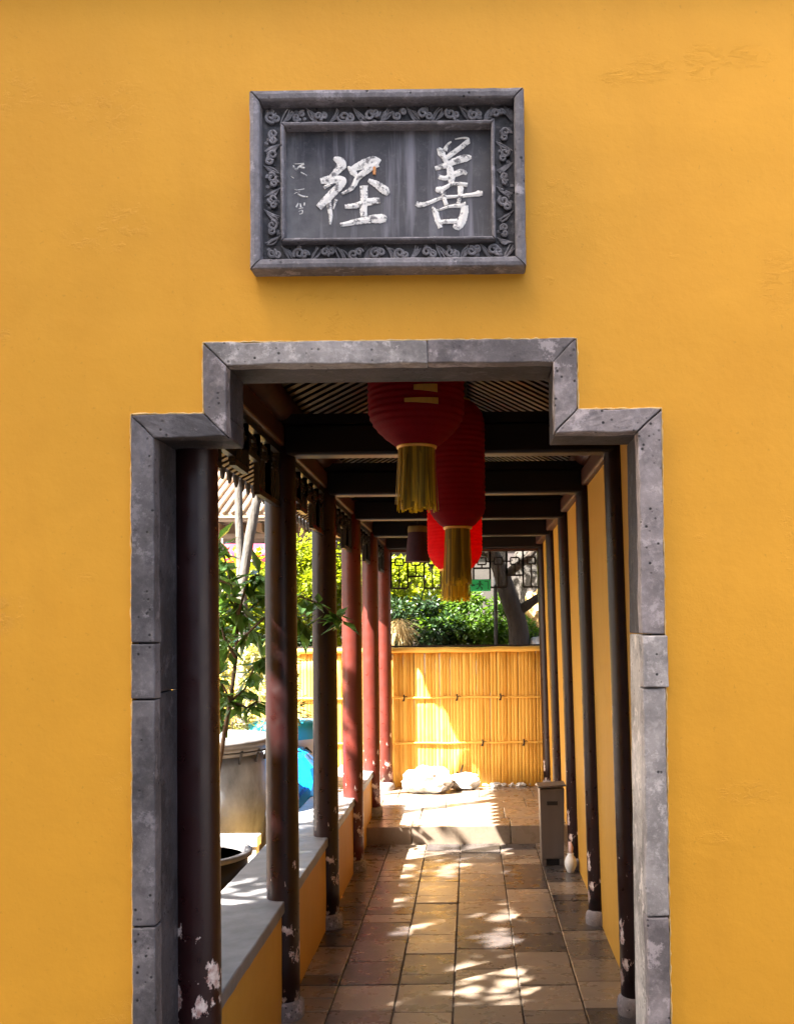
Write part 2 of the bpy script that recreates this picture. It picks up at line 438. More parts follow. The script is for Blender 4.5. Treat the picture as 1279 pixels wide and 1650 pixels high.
# thin ridge of lime where the plaster meets the stone
bm = B()
path = [(oL - .003, 0), (oL - .003, zS + .003), (sL - .003, zS + .003), (sL - .003, zT + .003), (sR + .003, zT + .003), (sR + .003, zS + .003), (oR + .003, zS + .003), (oR + .003, 0)]
for a, b in zip(path, path[1:]):
    a, b = Vector((a[0], Y0 - .001, a[1])), Vector((b[0], Y0 - .001, b[1])); n = max(6, int((b - a).length / .012))
    tube(bm, [a.lerp(b, i / n) + Vector((rnd(-.0013, .0013), 0, rnd(-.0013, .0013))) for i in range(n + 1)], [rnd(.0008, .0034) for _ in range(n + 1)], 6)
gobj('lime_edge', bm, M['lime'])
frame = bpy.data.objects.new('stone_surround', None); C.objects.link(frame); frame.parent = gate; frame.matrix_parent_inverse = Matrix.Translation(-GX)
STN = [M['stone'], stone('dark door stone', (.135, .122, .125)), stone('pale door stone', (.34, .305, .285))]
def stone_block(name, pts, seed, dy=0, tone=0):
    bm = B(); prism(bm, pts, Y0 - .014 + dy, Y0 + .045)
    bmesh.ops.triangulate(bm, faces=[f for f in bm.faces if len(f.verts) > 4])
    rough(bm, .0034, 13, seed, .04)
    for v in bm.verts: v.co += Vector(noise.noise_vector(v.co * 60 + Vector((seed, 0, 0)))) * .0020
    o = gobj(name, bm, STN[tone], frame); o.modifiers.new('b', 'BEVEL').width = .0035
    o.modifiers['b'].segments = 2; o.modifiers['b'].limit_method = 'ANGLE'; o.modifiers['b'].angle_limit = R(50)
    return o
g = .0018; w = FW
def lining(pts, m, seed, y0=Y0 + .047):
    bm = B(); prism(bm, pts, y0, YB + .012); rough(bm, .0014, 14, seed, .07); return gobj('lining_slab', bm, m, frame, bevel=.003)
def zat(v): return at(1050, v, Y0).z
jl = [-.02, zat(1475) - .012, zat(1110) - .012, zat(1020) - .012, None]
jr = [-.02, zat(1476), zat(1108), zat(1022), None]
for i in range(3):
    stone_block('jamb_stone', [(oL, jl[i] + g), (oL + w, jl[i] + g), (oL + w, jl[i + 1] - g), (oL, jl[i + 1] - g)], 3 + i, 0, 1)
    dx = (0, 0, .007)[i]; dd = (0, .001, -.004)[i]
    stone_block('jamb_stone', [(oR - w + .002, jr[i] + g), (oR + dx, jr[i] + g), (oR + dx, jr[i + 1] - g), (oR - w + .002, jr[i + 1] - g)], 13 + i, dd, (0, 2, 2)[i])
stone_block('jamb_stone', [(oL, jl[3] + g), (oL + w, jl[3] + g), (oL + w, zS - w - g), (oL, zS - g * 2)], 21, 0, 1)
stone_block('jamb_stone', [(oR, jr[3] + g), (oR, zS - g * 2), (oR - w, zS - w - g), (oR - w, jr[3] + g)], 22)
stone_block('step_stone', [(oL + g, zS), (oL + w + g, zS - w), (sL + w - g, zS - w), (sL - g, zS)], 23, 0, 1)
stone_block('step_stone', [(oR - g, zS), (sR + g, zS), (sR - w + g, zS - w), (oR - w - g, zS - w)], 24)
stone_block('upright_stone', [(sL, zS + g), (sL + w, zS - w + g), (sL + w, zT - w - g), (sL, zT - g)], 25)
stone_block('upright_stone', [(sR, zS + g), (sR, zT - g), (sR - w, zT - w - g), (sR - w, zS - w + g)], 26)
xm = at(688, 560, Y0).x
M['lining'] = stone('shaded lining slab', (.055, .050, .056), .2); M['lining_lit'] = stone('lit lining slab', (.44, .395, .35), .2)  # one stone twice: shade of the reveal and garden light put into the colours
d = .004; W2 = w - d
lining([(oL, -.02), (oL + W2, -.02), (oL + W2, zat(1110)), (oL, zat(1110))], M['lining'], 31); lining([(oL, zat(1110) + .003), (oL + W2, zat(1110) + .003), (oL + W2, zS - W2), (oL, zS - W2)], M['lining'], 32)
lining([(oR - W2, -.02), (oR, -.02), (oR, zat(1022)), (oR - W2, zat(1022))], M['lining_lit'], 33); lining([(oR - W2, zat(1022) + .003), (oR, zat(1022) + .003), (oR, zS - W2), (oR - W2, zS - W2)], M['lining'], 34)
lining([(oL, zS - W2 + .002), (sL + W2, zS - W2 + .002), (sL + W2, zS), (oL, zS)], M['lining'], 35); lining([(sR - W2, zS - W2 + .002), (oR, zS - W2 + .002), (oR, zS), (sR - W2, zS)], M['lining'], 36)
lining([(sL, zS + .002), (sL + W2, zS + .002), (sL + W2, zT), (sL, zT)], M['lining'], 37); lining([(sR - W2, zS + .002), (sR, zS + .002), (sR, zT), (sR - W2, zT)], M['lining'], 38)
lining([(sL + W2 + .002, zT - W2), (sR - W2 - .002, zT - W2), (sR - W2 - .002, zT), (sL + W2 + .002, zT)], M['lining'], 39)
stone_block('lintel_stone', [(sL + g, zT), (sL + w + g, zT - w), (xm - .001, zT - w), (xm - .001, zT)], 27, 0, 2)
stone_block('lintel_stone', [(sR - g, zT), (xm + .001, zT), (xm + .001, zT - w), (sR - w - g, zT - w)], 28, .001)

# ---------------------------------------------------------------- stone name board above the door
YP = Y0
c0, c1 = at(403, 149, YP - .05), at(847, 431, YP - .05)
pc = (c0 + c1) / 2; PW, PH = c1.x - c0.x, c0.z - c1.z
board = thing('name_board', 'grey carved stone plaque with white brush characters set in the yellow wall over the doorway', 'plaque', (pc.x, YP, pc.z))
hx, hz = PW / 2, PH / 2
def bobj(name, bm, m, parent=board, **k): return obj(name, bm, m, parent, **k)
def ring_piece(name, ox, oz, ix, iz, ya, yb, yi, seed, slope=False, m=None):
    """four mitred lengths of moulding; ya = front at the outer edge, yi = front at the inner edge"""
    for q, (A, Bq, Cq, D) in enumerate((((-ox, oz), (ox, oz), (ix, iz), (-ix, iz)), ((ox, oz), (ox, -oz), (ix, -iz), (ix, iz)), ((ox, -oz), (-ox, -oz), (-ix, -iz), (ix, -iz)), ((-ox, -oz), (-ox, oz), (-ix, iz), (-ix, -iz)))):
        bm = B(); P = [Vector((p[0], 0, p[1])) for p in (A, Bq, Cq, D)]
        n = 40; rows = []
        mid = .45
        for tt, yy in ((0, yb), (0, ya + .006), (.12, ya), (mid, ya - .002), (.86, (ya + yi) / 2 if slope else ya), (1, yi if slope else ya + .005), (1, yb)):
            row = []
            for i in range(n + 1):
                s = i / n; s = .004 + s * .992
                p = P[0].lerp(P[1], s).lerp(P[3].lerp(P[2], s), tt); p.y = yy
                p += Vector(noise.noise_vector(p * 30 + Vector((seed + q, 0, 0)))) * .0012
                row.append(bm.verts.new(p))
            rows.append(row)
        for a, b in zip(rows, rows[1:]):
            for i in range(n): bm.faces.new((a[i], a[i + 1], b[i + 1], b[i]))
        bm.faces.new([r[0] for r in rows][::-1]); bm.faces.new([r[-1] for r in rows])
        bobj(name, bm, m or M['stone2'])
t1, t2, t3 = .026, .077, .087
ring_piece('outer_moulding', hx, hz, hx - t1, hz - t1, -.064, .01, -.040, 1)
ring_piece('inner_moulding', hx - t2, hz - t2, hx - t3, hz - t3, -.046, .0, -.03, 2)
bm = B()
for q, (xa, xb, za, zb) in enumerate(((-hx + t1 - .004, hx - t1 + .004, hz - t2 - .004, hz - t1 + .004), (-hx + t1 - .004, hx - t1 + .004, -hz + t1 - .004, -hz + t2 + .004), (-hx + t1 - .004, -hx + t2 + .004, -hz + t2, hz - t2), (hx - t2 - .004, hx - t1 + .004, -hz + t2, hz - t2))):
    box(bm, xa, xb, -.016 - .0006 * q, .008, za, zb)
nflat = len(bm.faces)
# carved cloud scrolls and wave lines
def scroll(bm, cx, cz, r, turn, a0, y=-.018):
    n = 22; P = []; rr = []
    for i in range(n + 1):
        t = i / n; a = a0 + turn * t * 2.3 * math.pi * 1.15; q = r * (1 - .8 * t)
        P.append((cx + q * math.cos(a), y - .007 - .004 * t, cz + q * math.sin(a))); rr.append(.0044 * (1 - .25 * t))
    tube(bm, P, rr, 6)
def arc(bm, p, q, bow, r=.0021, y=-.019):
    n = 8; p, q = Vector(p), Vector(q); d = q - p; nn = Vector((-d.y, d.x)).normalized() if d.length else d
    tube(bm, [((p.lerp(q, i / n) + nn * bow * math.sin(math.pi * i / n)).x, y - .003, (p.lerp(q, i / n) + nn * bow * math.sin(math.pi * i / n)).y) for i in range(n + 1)], [r * (.5 + .8 * math.sin(math.pi * i / n)) for i in range(n + 1)], 5)
rngc = random.Random(5)
bt = t2 - t1
def place(side, s, t):
    """s along the border from its start, t across it (0 outside, 1 inside)"""
    if side == 0: return (-hx + t1 + s, hz - t1 - t * bt)
    if side == 1: return (-hx + t1 + s, -hz + t1 + t * bt)
    if side == 2: return (-hx + t1 + t * bt, hz - t2 - s)
    return (hx - t1 - t * bt, hz - t2 - s)
for side in range(4):
    Ls = 2 * (hx - t1) if side < 2 else 2 * (hz - t2)
    s = .012; k = 0
    while s < Ls - .015:
        step = rngc.uniform(.055, .075)
        cx, cz = place(side, s + .012, rngc.uniform(.42, .6))
        r = rngc.uniform(.010, .0165); dr = rngc.choice((-1, 1))
        scroll(bm, cx, cz, r, dr, rngc.uniform(0, 6.28))
        x2, z2 = place(side, s + .027, rngc.uniform(.35, .7))
        scroll(bm, x2, z2, r * .72, -dr, rngc.uniform(0, 6.28))
        for _ in range(3):
            x3, z3 = place(side, s + rngc.uniform(0, .035), rngc.uniform(.1, .9)); blob(bm, (x3, -.017, z3), .007, 1, .2, 2, s, (1, .8, 1))
        for j in range(5):
            sa = s + .036 + j * .0035; ta = .06 + .05 * j
            p = place(side, min(Ls, sa), ta if k % 2 else 1 - ta); q = place(side, min(Ls, sa + rngc.uniform(.018, .026)), (.9 - .05 * j) if k % 2 else .1 + .05 * j)
            arc(bm, p, q, rngc.uniform(-.005, .006))
        s += step; k += 1
for i_, f in enumerate(bm.faces): f.material_index = 0 if i_ < nflat else 1
bobj('carved_border', bm, [stone('dark carved ground', (.085, .08, .083)), stone('pale carving', (.29, .27, .275))])  # flat ground darker, raised scrolls paler
bm = B(); box(bm, -hx + t3 - .004, hx - t3 + .004, -.008, .008, -hz + t3 - .004, hz - t3 + .004)
bobj('panel', bm, M['slate'])
# brush strokes: points with widths, drawn on the photograph's own grid and then sized in metres
PXM = (at(800, 300, YP - .01).x - at(500, 300, YP - .01).x) / 300.0
pcx, pcz = 625.0, 290.0
def strokes(bm, lst, ox, oy, sc, depth=.0045, seed=0):
    for si, st in enumerate(lst):
        P = [Vector(((ox + u / sc - pcx) * PXM, -(oy + v / sc - pcz) * PXM)) for u, v, _ in st]; Wd = [q[2] / sc * PXM for q in st]
        n = 9; pts, ws = [], []
        for a in range(len(P) - 1):
            p0 = P[max(a - 1, 0)]; p1 = P[a]; p2 = P[a + 1]; p3 = P[min(a + 2, len(P) - 1)]
            for i in range(n):
                t = i / n
                pts.append(.5 * ((2 * p1) + (p2 - p0) * t + (2 * p0 - 5 * p1 + 4 * p2 - p3) * t * t + (3 * p1 - p0 - 3 * p2 + p3) * t ** 3)); ws.append(Wd[a] * (1 - t) + Wd[a + 1] * t)
        pts.append(P[-1]); ws.append(Wd[-1])
        L, Rr = [], []
        for i, p in enumerate(pts):
            d = pts[min(i + 1, len(pts) - 1)] - pts[max(i - 1, 0)]
            d = d.normalized() if d.length > 1e-9 else Vector((1, 0)); nn = Vector((-d.y, d.x))
            j1 = 1 + .2 * noise.noise(Vector((p.x * 260, p.y * 260, seed + si))); j2 = 1 + .2 * noise.noise(Vector((p.x * 260, p.y * 260, seed + si + 40)))
            L.append(p + nn * ws[i] * .5 * j1); Rr.append(p - nn * ws[i] * .5 * j2)
        yf = -.0085 - depth + .0003 * (si % 7)
        rows = []
        for l, m_, r in zip(L, pts, Rr):
            rows.append([bm.verts.new((q.x, y, q.y)) for q, y in ((l, -.007), (l, yf + .002), (m_, yf), (r, yf + .002), (r, -.007))])
        for a, b in zip(rows, rows[1:]):
            for i in range(4): bm.faces.new((a[i], a[i + 1], b[i + 1], b[i]))
        bm.faces.new(rows[0]); bm.faces.new(rows[-1][::-1])
shan = [[(470, 250, 40), (510, 310, 110), (555, 400, 45)], [(560, 280, 70), (600, 200, 30), (650, 160, 18)], [(700, 130, 14), (790, 112, 22), (880, 120, 30), (895, 180, 22)],
        [(890, 150, 70), (780, 240, 66), (610, 365, 66), (540, 430, 40)], [(425, 530, 50), (560, 490, 80), (700, 430, 92), (840, 390, 110), (925, 380, 34)], [(560, 400, 60), (620, 520, 84), (640, 620, 110), (650, 750, 70)],
        [(465, 640, 60), (560, 665, 66), (680, 620, 80), (780, 580, 84), (860, 605, 40)], [(430, 815, 40), (490, 830, 105), (560, 800, 56), (640, 755, 44), (740, 745, 44), (865, 765, 60)],
        [(535, 860, 80), (545, 950, 56), (575, 1040, 55)], [(770, 780, 84), (765, 890, 66), (735, 1020, 46)], [(160, 1010, 60), (215, 1035, 72), (350, 1000, 52), (520, 935, 46), (720, 922, 44), (940, 900, 56), (1020, 885, 84), (1075, 880, 50)],
        [(440, 1110, 24), (520, 1090, 34), (620, 1060, 42), (760, 1050, 60), (840, 1040, 84)], [(380, 1065, 20), (420, 1130, 76), (450, 1240, 78), (490, 1355, 60)], [(825, 1045, 96), (815, 1160, 112), (780, 1270, 112), (730, 1345, 92), (665, 1320, 40)], [(470, 1280, 60), (600, 1268, 60), (720, 1268, 66)]]
jing = [[(585, 160, 34), (645, 190, 88), (668, 235, 104), (610, 310, 74), (540, 370, 30)], [(440, 410, 60), (520, 395, 86), (640, 395, 84), (680, 420, 80), (600, 510, 84), (500, 610, 84), (415, 700, 70)], [(475, 485, 34), (520, 455, 34), (575, 440, 30)],
        [(525, 580, 52), (530, 690, 52), (545, 790, 42), (538, 885, 16)], [(605, 612, 36), (575, 715, 10)], [(738, 252, 22), (790, 310, 72), (830, 355, 40)], [(770, 285, 56), (900, 228, 100), (1010, 182, 84), (1080, 215, 74)],
        [(1060, 225, 66), (940, 300, 70), (845, 380, 60), (775, 490, 46), (665, 552, 22)], [(958, 405, 40), (1050, 455, 78), (1130, 515, 96), (1172, 562, 46)], [(905, 465, 84), (908, 600, 78), (902, 720, 78), (905, 800, 70)],
        [(700, 690, 42), (820, 680, 62), (960, 640, 84), (1080, 630, 56)], [(650, 892, 40), (800, 862, 62), (950, 835, 80), (1090, 825, 104), (1150, 842, 50)]]
sig = [[(140, 235, 18), (175, 275, 22), (205, 245, 16), (262, 215, 20)], [(205, 245, 14), (265, 262, 24)], [(150, 215, 10), (260, 210, 14)], [(225, 305, 14), (290, 345, 20)], [(118, 350, 10), (150, 372, 10)],
       [(150, 495, 16), (200, 500, 22), (262, 488, 18)], [(130, 560, 12), (170, 530, 20), (215, 520, 14)], [(190, 545, 14), (240, 572, 20), (298, 578, 16)],
       [(170, 690, 18), (195, 645, 16)], [(215, 650, 16), (222, 690, 20)], [(262, 640, 20), (258, 672, 16)], [(200, 705, 14), (250, 698, 16)], [(200, 735, 16), (238, 725, 22), (235, 758, 16), (205, 765, 14)]]
bm = B(); strokes(bm, shan, 650, 200, 8.527, seed=1); bobj('character', bm, M['white'])
bm = B(); strokes(bm, jing, 450, 220, 6.732, seed=2); bobj('character', bm, M['white'])
bm = B(); strokes(bm, sig, 450, 220, 6.732, .002, 3); bobj('signature', bm, M['white'])
bm = B(); strokes(bm, [[(1025, 262, 26), (1024, 300, 30), (1022, 345, 26)]], 450, 220, 6.732, .006, 4); bobj('plaster_drip', bm, plain('orange drip', (.75, .33, .12), .7, .1))

# ---------------------------------------------------------------- covered walkway
walk = thing('covered_walkway', 'dark timber roofed walkway with maroon columns running back from the stone doorway', 'walkway')
def leaned(o):
    """lean a thing of the right hand side in towards the passage"""
    for v in o.data.vertices: v.co.x -= LEAN * (v.co.z + o.location.z)
    return o
def column(x, y, z0, r, top, right=False, m='paint'):
    bm = B(); n = 14
    lathe(bm, [(r * (1.03 - .05 * i / n), z0 + .07 + (top - z0 - .07) * i / n) for i in range(n + 1)], (0, 0), 32)
    o = obj('column', bm, M[m], walk, True, loc=(x, y, 0))
    if right: leaned(o)
    bm = B(); lathe(bm, [(r * 1.05, z0 - .06), (r * 1.25, z0 - .02), (r * 1.34, z0 + .03), (r * 1.22, z0 + .065), (r * 1.0, z0 + .078)], (0, 0), 28); rough(bm, .004, 20, y)
    obj('base_stone', bm, M['stone'], o, True)
    return o
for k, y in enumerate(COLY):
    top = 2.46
    c = column(XL, y, .13 if y > STEP else 0, .066, top, False, 'paintn' if k == 0 else 'paint' if k < 3 else 'paint_lit')
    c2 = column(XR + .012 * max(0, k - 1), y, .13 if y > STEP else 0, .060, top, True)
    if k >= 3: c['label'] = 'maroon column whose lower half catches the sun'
# cross beams over each pair of columns
for y in COLY:
    bm = B(); box(bm, XL - .05, XR + .02, y - .055, y + .055, 2.325, 2.455); obj('cross_beam', bm, M['wood'], walk, bevel=.012)
    bm = B(); box(bm, XL - .02, XR - .02, y - .04, y + .04, 2.455, 2.50); tube(bm, [(-.055, y, 2.45), (-.055, y, 2.86)], .045, 12)
    obj('king_post', bm, M['wood'], walk)
# long timbers on both sides
ya, yb = YB + .01, COLY[-1] + .25
for s, x in ((-1, XL), (1, XR - .035)):
    bm = B(); tube(bm, [(x, ya, 2.535), (x, yb, 2.535)], .065, 20); obj('eave_purlin', bm, M['brown'], walk, True)
    for i in range(5):
        y0_, y1_ = COLY[i] + .06, COLY[i + 1] - .06
        bm = B(); box(bm, x - .03, x + .03, y0_, y1_, 2.36, 2.45); obj('side_beam', bm, M['brown'], walk, bevel=.01)
bm = B(); tube(bm, [(-.055, ya, 2.905), (-.055, yb, 2.905)], .05, 16); obj('ridge_beam', bm, M['wood'], walk, True)
# roof: boards and tiles above, close set rafters below
def roofz(x): return 2.60 + .50 * ((x + 1.45) if x < -.055 else (1.34 - x)) - .315
bm = B()
for xa, xb in ((-1.23, -.055), (-.055, 1.05)):
    for i in range(1):
        v = [bm.verts.new((x, y, roofz(x) + dz)) for y in (YB + .0, yb + .35) for x, dz in ((xa, .045), (xb, .045), (xb, .12), (xa, .12))]
        for q in ((0, 1, 5, 4), (1, 2, 6, 5), (2, 3, 7, 6), (3, 0, 4, 7), (0, 3, 2, 1), (4, 5, 6, 7)): bm.faces.new([v[j] for j in q])
roof = obj('roof', bm, M['board'], walk)
bm = B(); y = YB + .05
while y < yb + .3:
    for xa, xb in ((-1.21, -.06), (1.0, -.05)):
        bar(bm, (xa, y, roofz(xa) + .02), (xb, y, roofz(xb) + .02), .05, .05)
    y += .098
obj('rafter', bm, M['woodr'], roof)['kind'] = 'stuff'
bm = B(); y = YB + .03                                              # rows of round tiles
while y < yb + .33:
    for xa, xb in ((-1.26, -.06), (1.05, -.05)):
        tube(bm, [(xa, y, roofz(xa) + .135), (xb, y, roofz(xb) + .135)], .05, 8)
    y += .16
obj('roof_tiles', bm, M['tile'], roof, True)
bm = B(); box(bm, -1.25, -1.232, YB, yb + .35, roofz(-1.23) + .045, roofz(-1.23) + .10); obj('fascia_board', bm, M['brown'], roof)
bm = B(); y = YB + .11                                              # drip tiles hanging along the eave
while y < yb + .3:
    z = roofz(-1.25) + .10
    a = [bm.verts.new((-1.262, y + dy, z + dz)) for dy, dz in ((-.06, 0), (-.055, -.05), (-.03, -.085), (0, -.105), (.03, -.085), (.055, -.05), (.06, 0))]; b = [bm.verts.new((v.co.x - .012, v.co.y, v.co.z)) for v in a]
    bm.faces.new(a); bm.faces.new(b[::-1])
    for i in range(7): bm.faces.new((a[i], b[i], b[(i + 1) % 7], a[(i + 1) % 7]))
    y += .16
obj('drip_tiles', bm, M['tile'], roof)
# hanging fretwork between the left columns
def fret(bm, p, q, z1, z0, n, t=.018):
    """bars of a hanging fret panel from p to q (x, y), between heights z1 and z0"""
    p, q = Vector(p), Vector(q)
    def P(s, z): a = p.lerp(q, s); return (a.x, a.y, z)
    zm = (z0 + z1) / 2; h = z1 - z0
    bar(bm, P(0, z1), P(1, z1), t * 1.2); 
    for i in range(n):
        a, b = i / n, (i + 1) / n; o = (i % 2)
        lo = z0 + (h * .32 if 0 < i < n - 1 and o else 0) + (h * .2 if .3 < (a + b) / 2 < .7 else 0)
        bar(bm, P(a, z1), P(a, lo), t)
        bar(bm, P(a, lo), P(b, lo), t)
        bar(bm, P(b, z1), P(b, lo), t)
        w_ = (b - a)
        bar(bm, P(a + .25 * w_, zm + h * .12), P(a + .75 * w_, zm + h * .12), t * .8); bar(bm, P(a + .25 * w_, zm + h * .3), P(a + .75 * w_, zm + h * .3), t * .8)
        bar(bm, P(a + .25 * w_, zm + h * .12), P(a + .25 * w_, zm + h * .3), t * .8); bar(bm, P(a + .75 * w_, zm + h * .12), P(a + .75 * w_, zm + h * .3), t * .8)
        bar(bm, P(a, zm + h * .2), P(a + .25 * w_, zm + h * .2), t * .8); bar(bm, P(a + .75 * w_, zm + h * .2), P(b, zm + h * .2), t * .8)
        bar(bm, P(a + .5 * w_, zm + h * .12), P(a + .5 * w_, lo), t * .8)
for i in range(5):
    bm = B(); fret(bm, (XL, COLY[i] + .07), (XL, COLY[i + 1] - .07), 2.345, 2.12, 6, .022); obj('fret_panel', bm, M['wood'], walk)
bm = B(); fret(bm, (XL + .07, COLY[5]), (XR - .03, COLY[5]), 2.31, 1.97, 9, .016); obj('fret_panel', bm, M['wood'], walk)
bm = B(); box(bm, XL, XR, COLY[5] - .03, COLY[5] + .03, 2.30, 2.322); obj('fret_rail', bm, M['brown'], walk)

# low walls with stone caps between the left columns (a seat to sit on)
words = ['nearest', 'second', 'third', 'fourth', 'far']
for i in range(4):
    y0_, y1_ = COLY[i], COLY[i + 1] if i < 3 else 8.95
    if i == 0: y0_ = YB + .015
    s = thing('low_wall', '', 'low wall', (-.9, (y0_ + y1_) / 2, 0), 'low walls between the left columns')
    s['label'] = ['yellow low wall with wide grey stone cap, the bay nearest the doorway', 'yellow low wall with grey cap beside the blue drum', 'short yellow low wall bay with ragged cap edge, third from the doorway', 'farthest yellow low wall bay ending past the step'][i]
    L = (y1_ - y0_) / 2 - .002
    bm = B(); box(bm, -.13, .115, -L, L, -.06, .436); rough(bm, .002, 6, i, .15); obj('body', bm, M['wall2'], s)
    bm = B(); box(bm, -.175, .128, -L, L, .44, .49); rough(bm, .003, 9, i + 5, .05); obj('cap', bm, M['cap'], s, bevel=.006)
# long plastered wall on the right
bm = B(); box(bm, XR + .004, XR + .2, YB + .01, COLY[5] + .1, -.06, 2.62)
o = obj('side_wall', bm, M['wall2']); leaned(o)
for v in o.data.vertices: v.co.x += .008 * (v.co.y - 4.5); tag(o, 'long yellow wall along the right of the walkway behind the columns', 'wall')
# ---------------------------------------------------------------- lanterns
def lantern(label, x, y, ztop, zbot, r, rb, tas_w, tas_l, chars=True, n=40, cloth='lantern'):
    t = thing('red_lantern', label, 'lantern', (x, y, ztop), 'red lanterns hanging along the walkway')
    H = ztop - zbot; sh = min(.3 * H, r * .75); bm = B(); prof = []
    m = int(H / .005)
    for i in range(m + 1):
        z = H * i / m
        def rr(d): 
            if d >= sh: return r
            q = d / sh; return rb + (r - rb) * math.sin(q * math.pi / 2) ** .8
        q = rr(min(z, H - z)); q *= 1 - .030 * abs(math.cos(math.pi * z / .021))
        prof.append((q, -z))
    lathe(bm, prof, (0, 0), n, False); obj('lantern_body', bm, M[cloth], t, True)
    for z, rr_ in ((0, rb), (-H, rb)):
        bm = B(); lathe(bm, [(rr_ * 1.04, z - .006), (rr_ * 1.06, z), (rr_ * 1.04, z + .006)], (0, 0), 24); obj('gold_rim', bm, M['gold'], t, True)
    bm = B(); tube(bm, [(0, 0, .0), (0, 0, 2.86 - ztop)], .006, 6); obj('cord', bm, M['iron'], t)
    bm = lb(); lay = bm.loops.layers.float_color['tint']
    for i in range(150):
        a = 2 * math.pi * i / 150; q = tas_w * rnd(.86, 1.04); l = tas_l * rnd(.84, 1.05); x0, y0_ = q * math.cos(a), q * math.sin(a)
        wv = rnd(-.014, .014); tt = rnd(0, 1); s = .0042
        prev = None
        for j in range(4):
            z = -H - .008 - l * j / 3; p = Vector((x0 + wv * j / 3, y0_ + wv * .6 * j / 3, z)); tx = Vector((-math.sin(a), math.cos(a), 0)) * s
            cur = (bm.verts.new(p - tx), bm.verts.new(p + tx))
            if prev:
                f = bm.faces.new((prev[0], prev[1], cur[1], cur[0]))
                for lp in f.loops: lp[lay] = (tt, tt, tt, 1)
            prev = cur
    obj('tassel', bm, M['fringe'], t)
    if chars:                                                        # strokes of gold paper on the front
        bm = B()
        for dz, xa, xb, h in chars:
            nseg = 6; rows = []
            for i in range(nseg + 1):
                xx = xa + (xb - xa) * i / nseg; yy = -math.sqrt(max(1e-6, (r * 1.012) ** 2 - xx * xx)); hh = h * (.6 + .4 * i / nseg)
                rows.append((bm.verts.new((xx, yy - .001, dz - hh / 2)), bm.verts.new((xx, yy - .001, dz + hh / 2)), bm.verts.new((xx, yy + .004, dz + hh / 2)), bm.verts.new((xx, yy + .004, dz - hh / 2))))
            for a, b in zip(rows, rows[1:]):
                for i in range(4): bm.faces.new((a[i], a[(i + 1) % 4], b[(i + 1) % 4], b[i]))
        obj('gold_character', bm, M['gold'], t)
    return t
pa = at(671, 720, 3.62); mpx = 3.62 / F
lantern('largest dark red lantern, nearest the doorway, with gold strokes and an olive fringe', pa.x, 3.62, pa.z + .50, pa.z, 79 * mpx, 31 * mpx, 29.5 * mpx, 98 * mpx,
        [(-.297, -.02, .072, .016), (-.335, .0, .076, .026), (-.376, -.03, .078, .02), (-.26, -.02, .072, .016)])
pb = at(737, 850, 4.33); mpx = 4.33 / F
lantern('slim dark red ribbed lantern hanging second from the doorway', pb.x, 4.33, pb.z + 205 * mpx, pb.z, 46 * mpx, 22 * mpx, 20 * mpx, 88 * mpx, None)
pcn = at(733, 918, 7.0); mpx = 7.0 / F
lantern('bright red lantern with a yellow fringe, third from the doorway', pcn.x, 7.0, min(2.75, pcn.z + 150 * mpx), pcn.z, 45 * mpx, 25 * mpx, 23 * mpx, 48 * mpx, None, 40, 'lantern_lit')
pd = at(673, 905, 8.2); mpx = 8.2 / F
t = thing('hanging_bell', 'small dark purple bell shaped ornament hanging left of the red lanterns', 'ornament', (pd.x, 8.2, pd.z))
bm = B(); lathe(bm, [(21 * mpx, 0), (20 * mpx, .01), (15.5 * mpx, 44 * mpx), (14.5 * mpx, 58 * mpx), (5 * mpx, 60 * mpx)], (0, 0), 24); obj('bell_body', bm, plain('dark purple cloth', (.045, .012, .022), .7), t, True)
bm = B(); lathe(bm, [(15.8 * mpx, 47 * mpx), (16 * mpx, 52 * mpx), (15 * mpx, 57 * mpx)], (0, 0), 24, False); obj('trim_band', bm, M['fringe'] if False else plain('dull gold trim', (.2, .12, .03), .6), t, True)
bm = B(); tube(bm, [(0, 0, 58 * mpx), (0, 0, 2.86 - pd.z)], .006, 6); obj('cord', bm, M['iron'], t)

# ---------------------------------------------------------------- litter bin, jar
b0 = at(889, 1396, 7.31)
t = thing('litter_bin', 'brown grey steel litter bin with a dark slot and lid standing by the right wall', 'bin', (.535, 7.41, 0))
bm = B()
for (za, wa, zb_, wb) in ((.045, .074, .515, .083),):
    v = [bm.verts.new((sx * w_, sy * .09, z)) for z, w_ in ((za, wa), (zb_, wb)) for sx, sy in ((-1, -1), (1, -1), (1, 1), (-1, 1))]
    for q in ((0, 1, 5, 4), (1, 2, 6, 5), (2, 3, 7, 6), (3, 0, 4, 7), (3, 2, 1, 0), (4, 5, 6, 7)): bm.faces.new([v[i] for i in q])
obj('bin_body', bm, M['steel'], t, bevel=.004)
bm = B(); box(bm, -.094, .092, -.105, .095, .52, .532); 
for v in bm.verts: v.co.z += (v.co.x + .09) * .06
obj('lid', bm, M['steel'], t, bevel=.003)
bm = B(); box(bm, -.036, .036, -.0935, -.083, .405, .432); obj('slot', bm, M['black'], t)
for x0, x1 in ((-.074, -.045), (.045, .074)): bm = B(); box(bm, x0, x1, -.088, .088, 0, .044); obj('foot', bm, M['steel'], t)

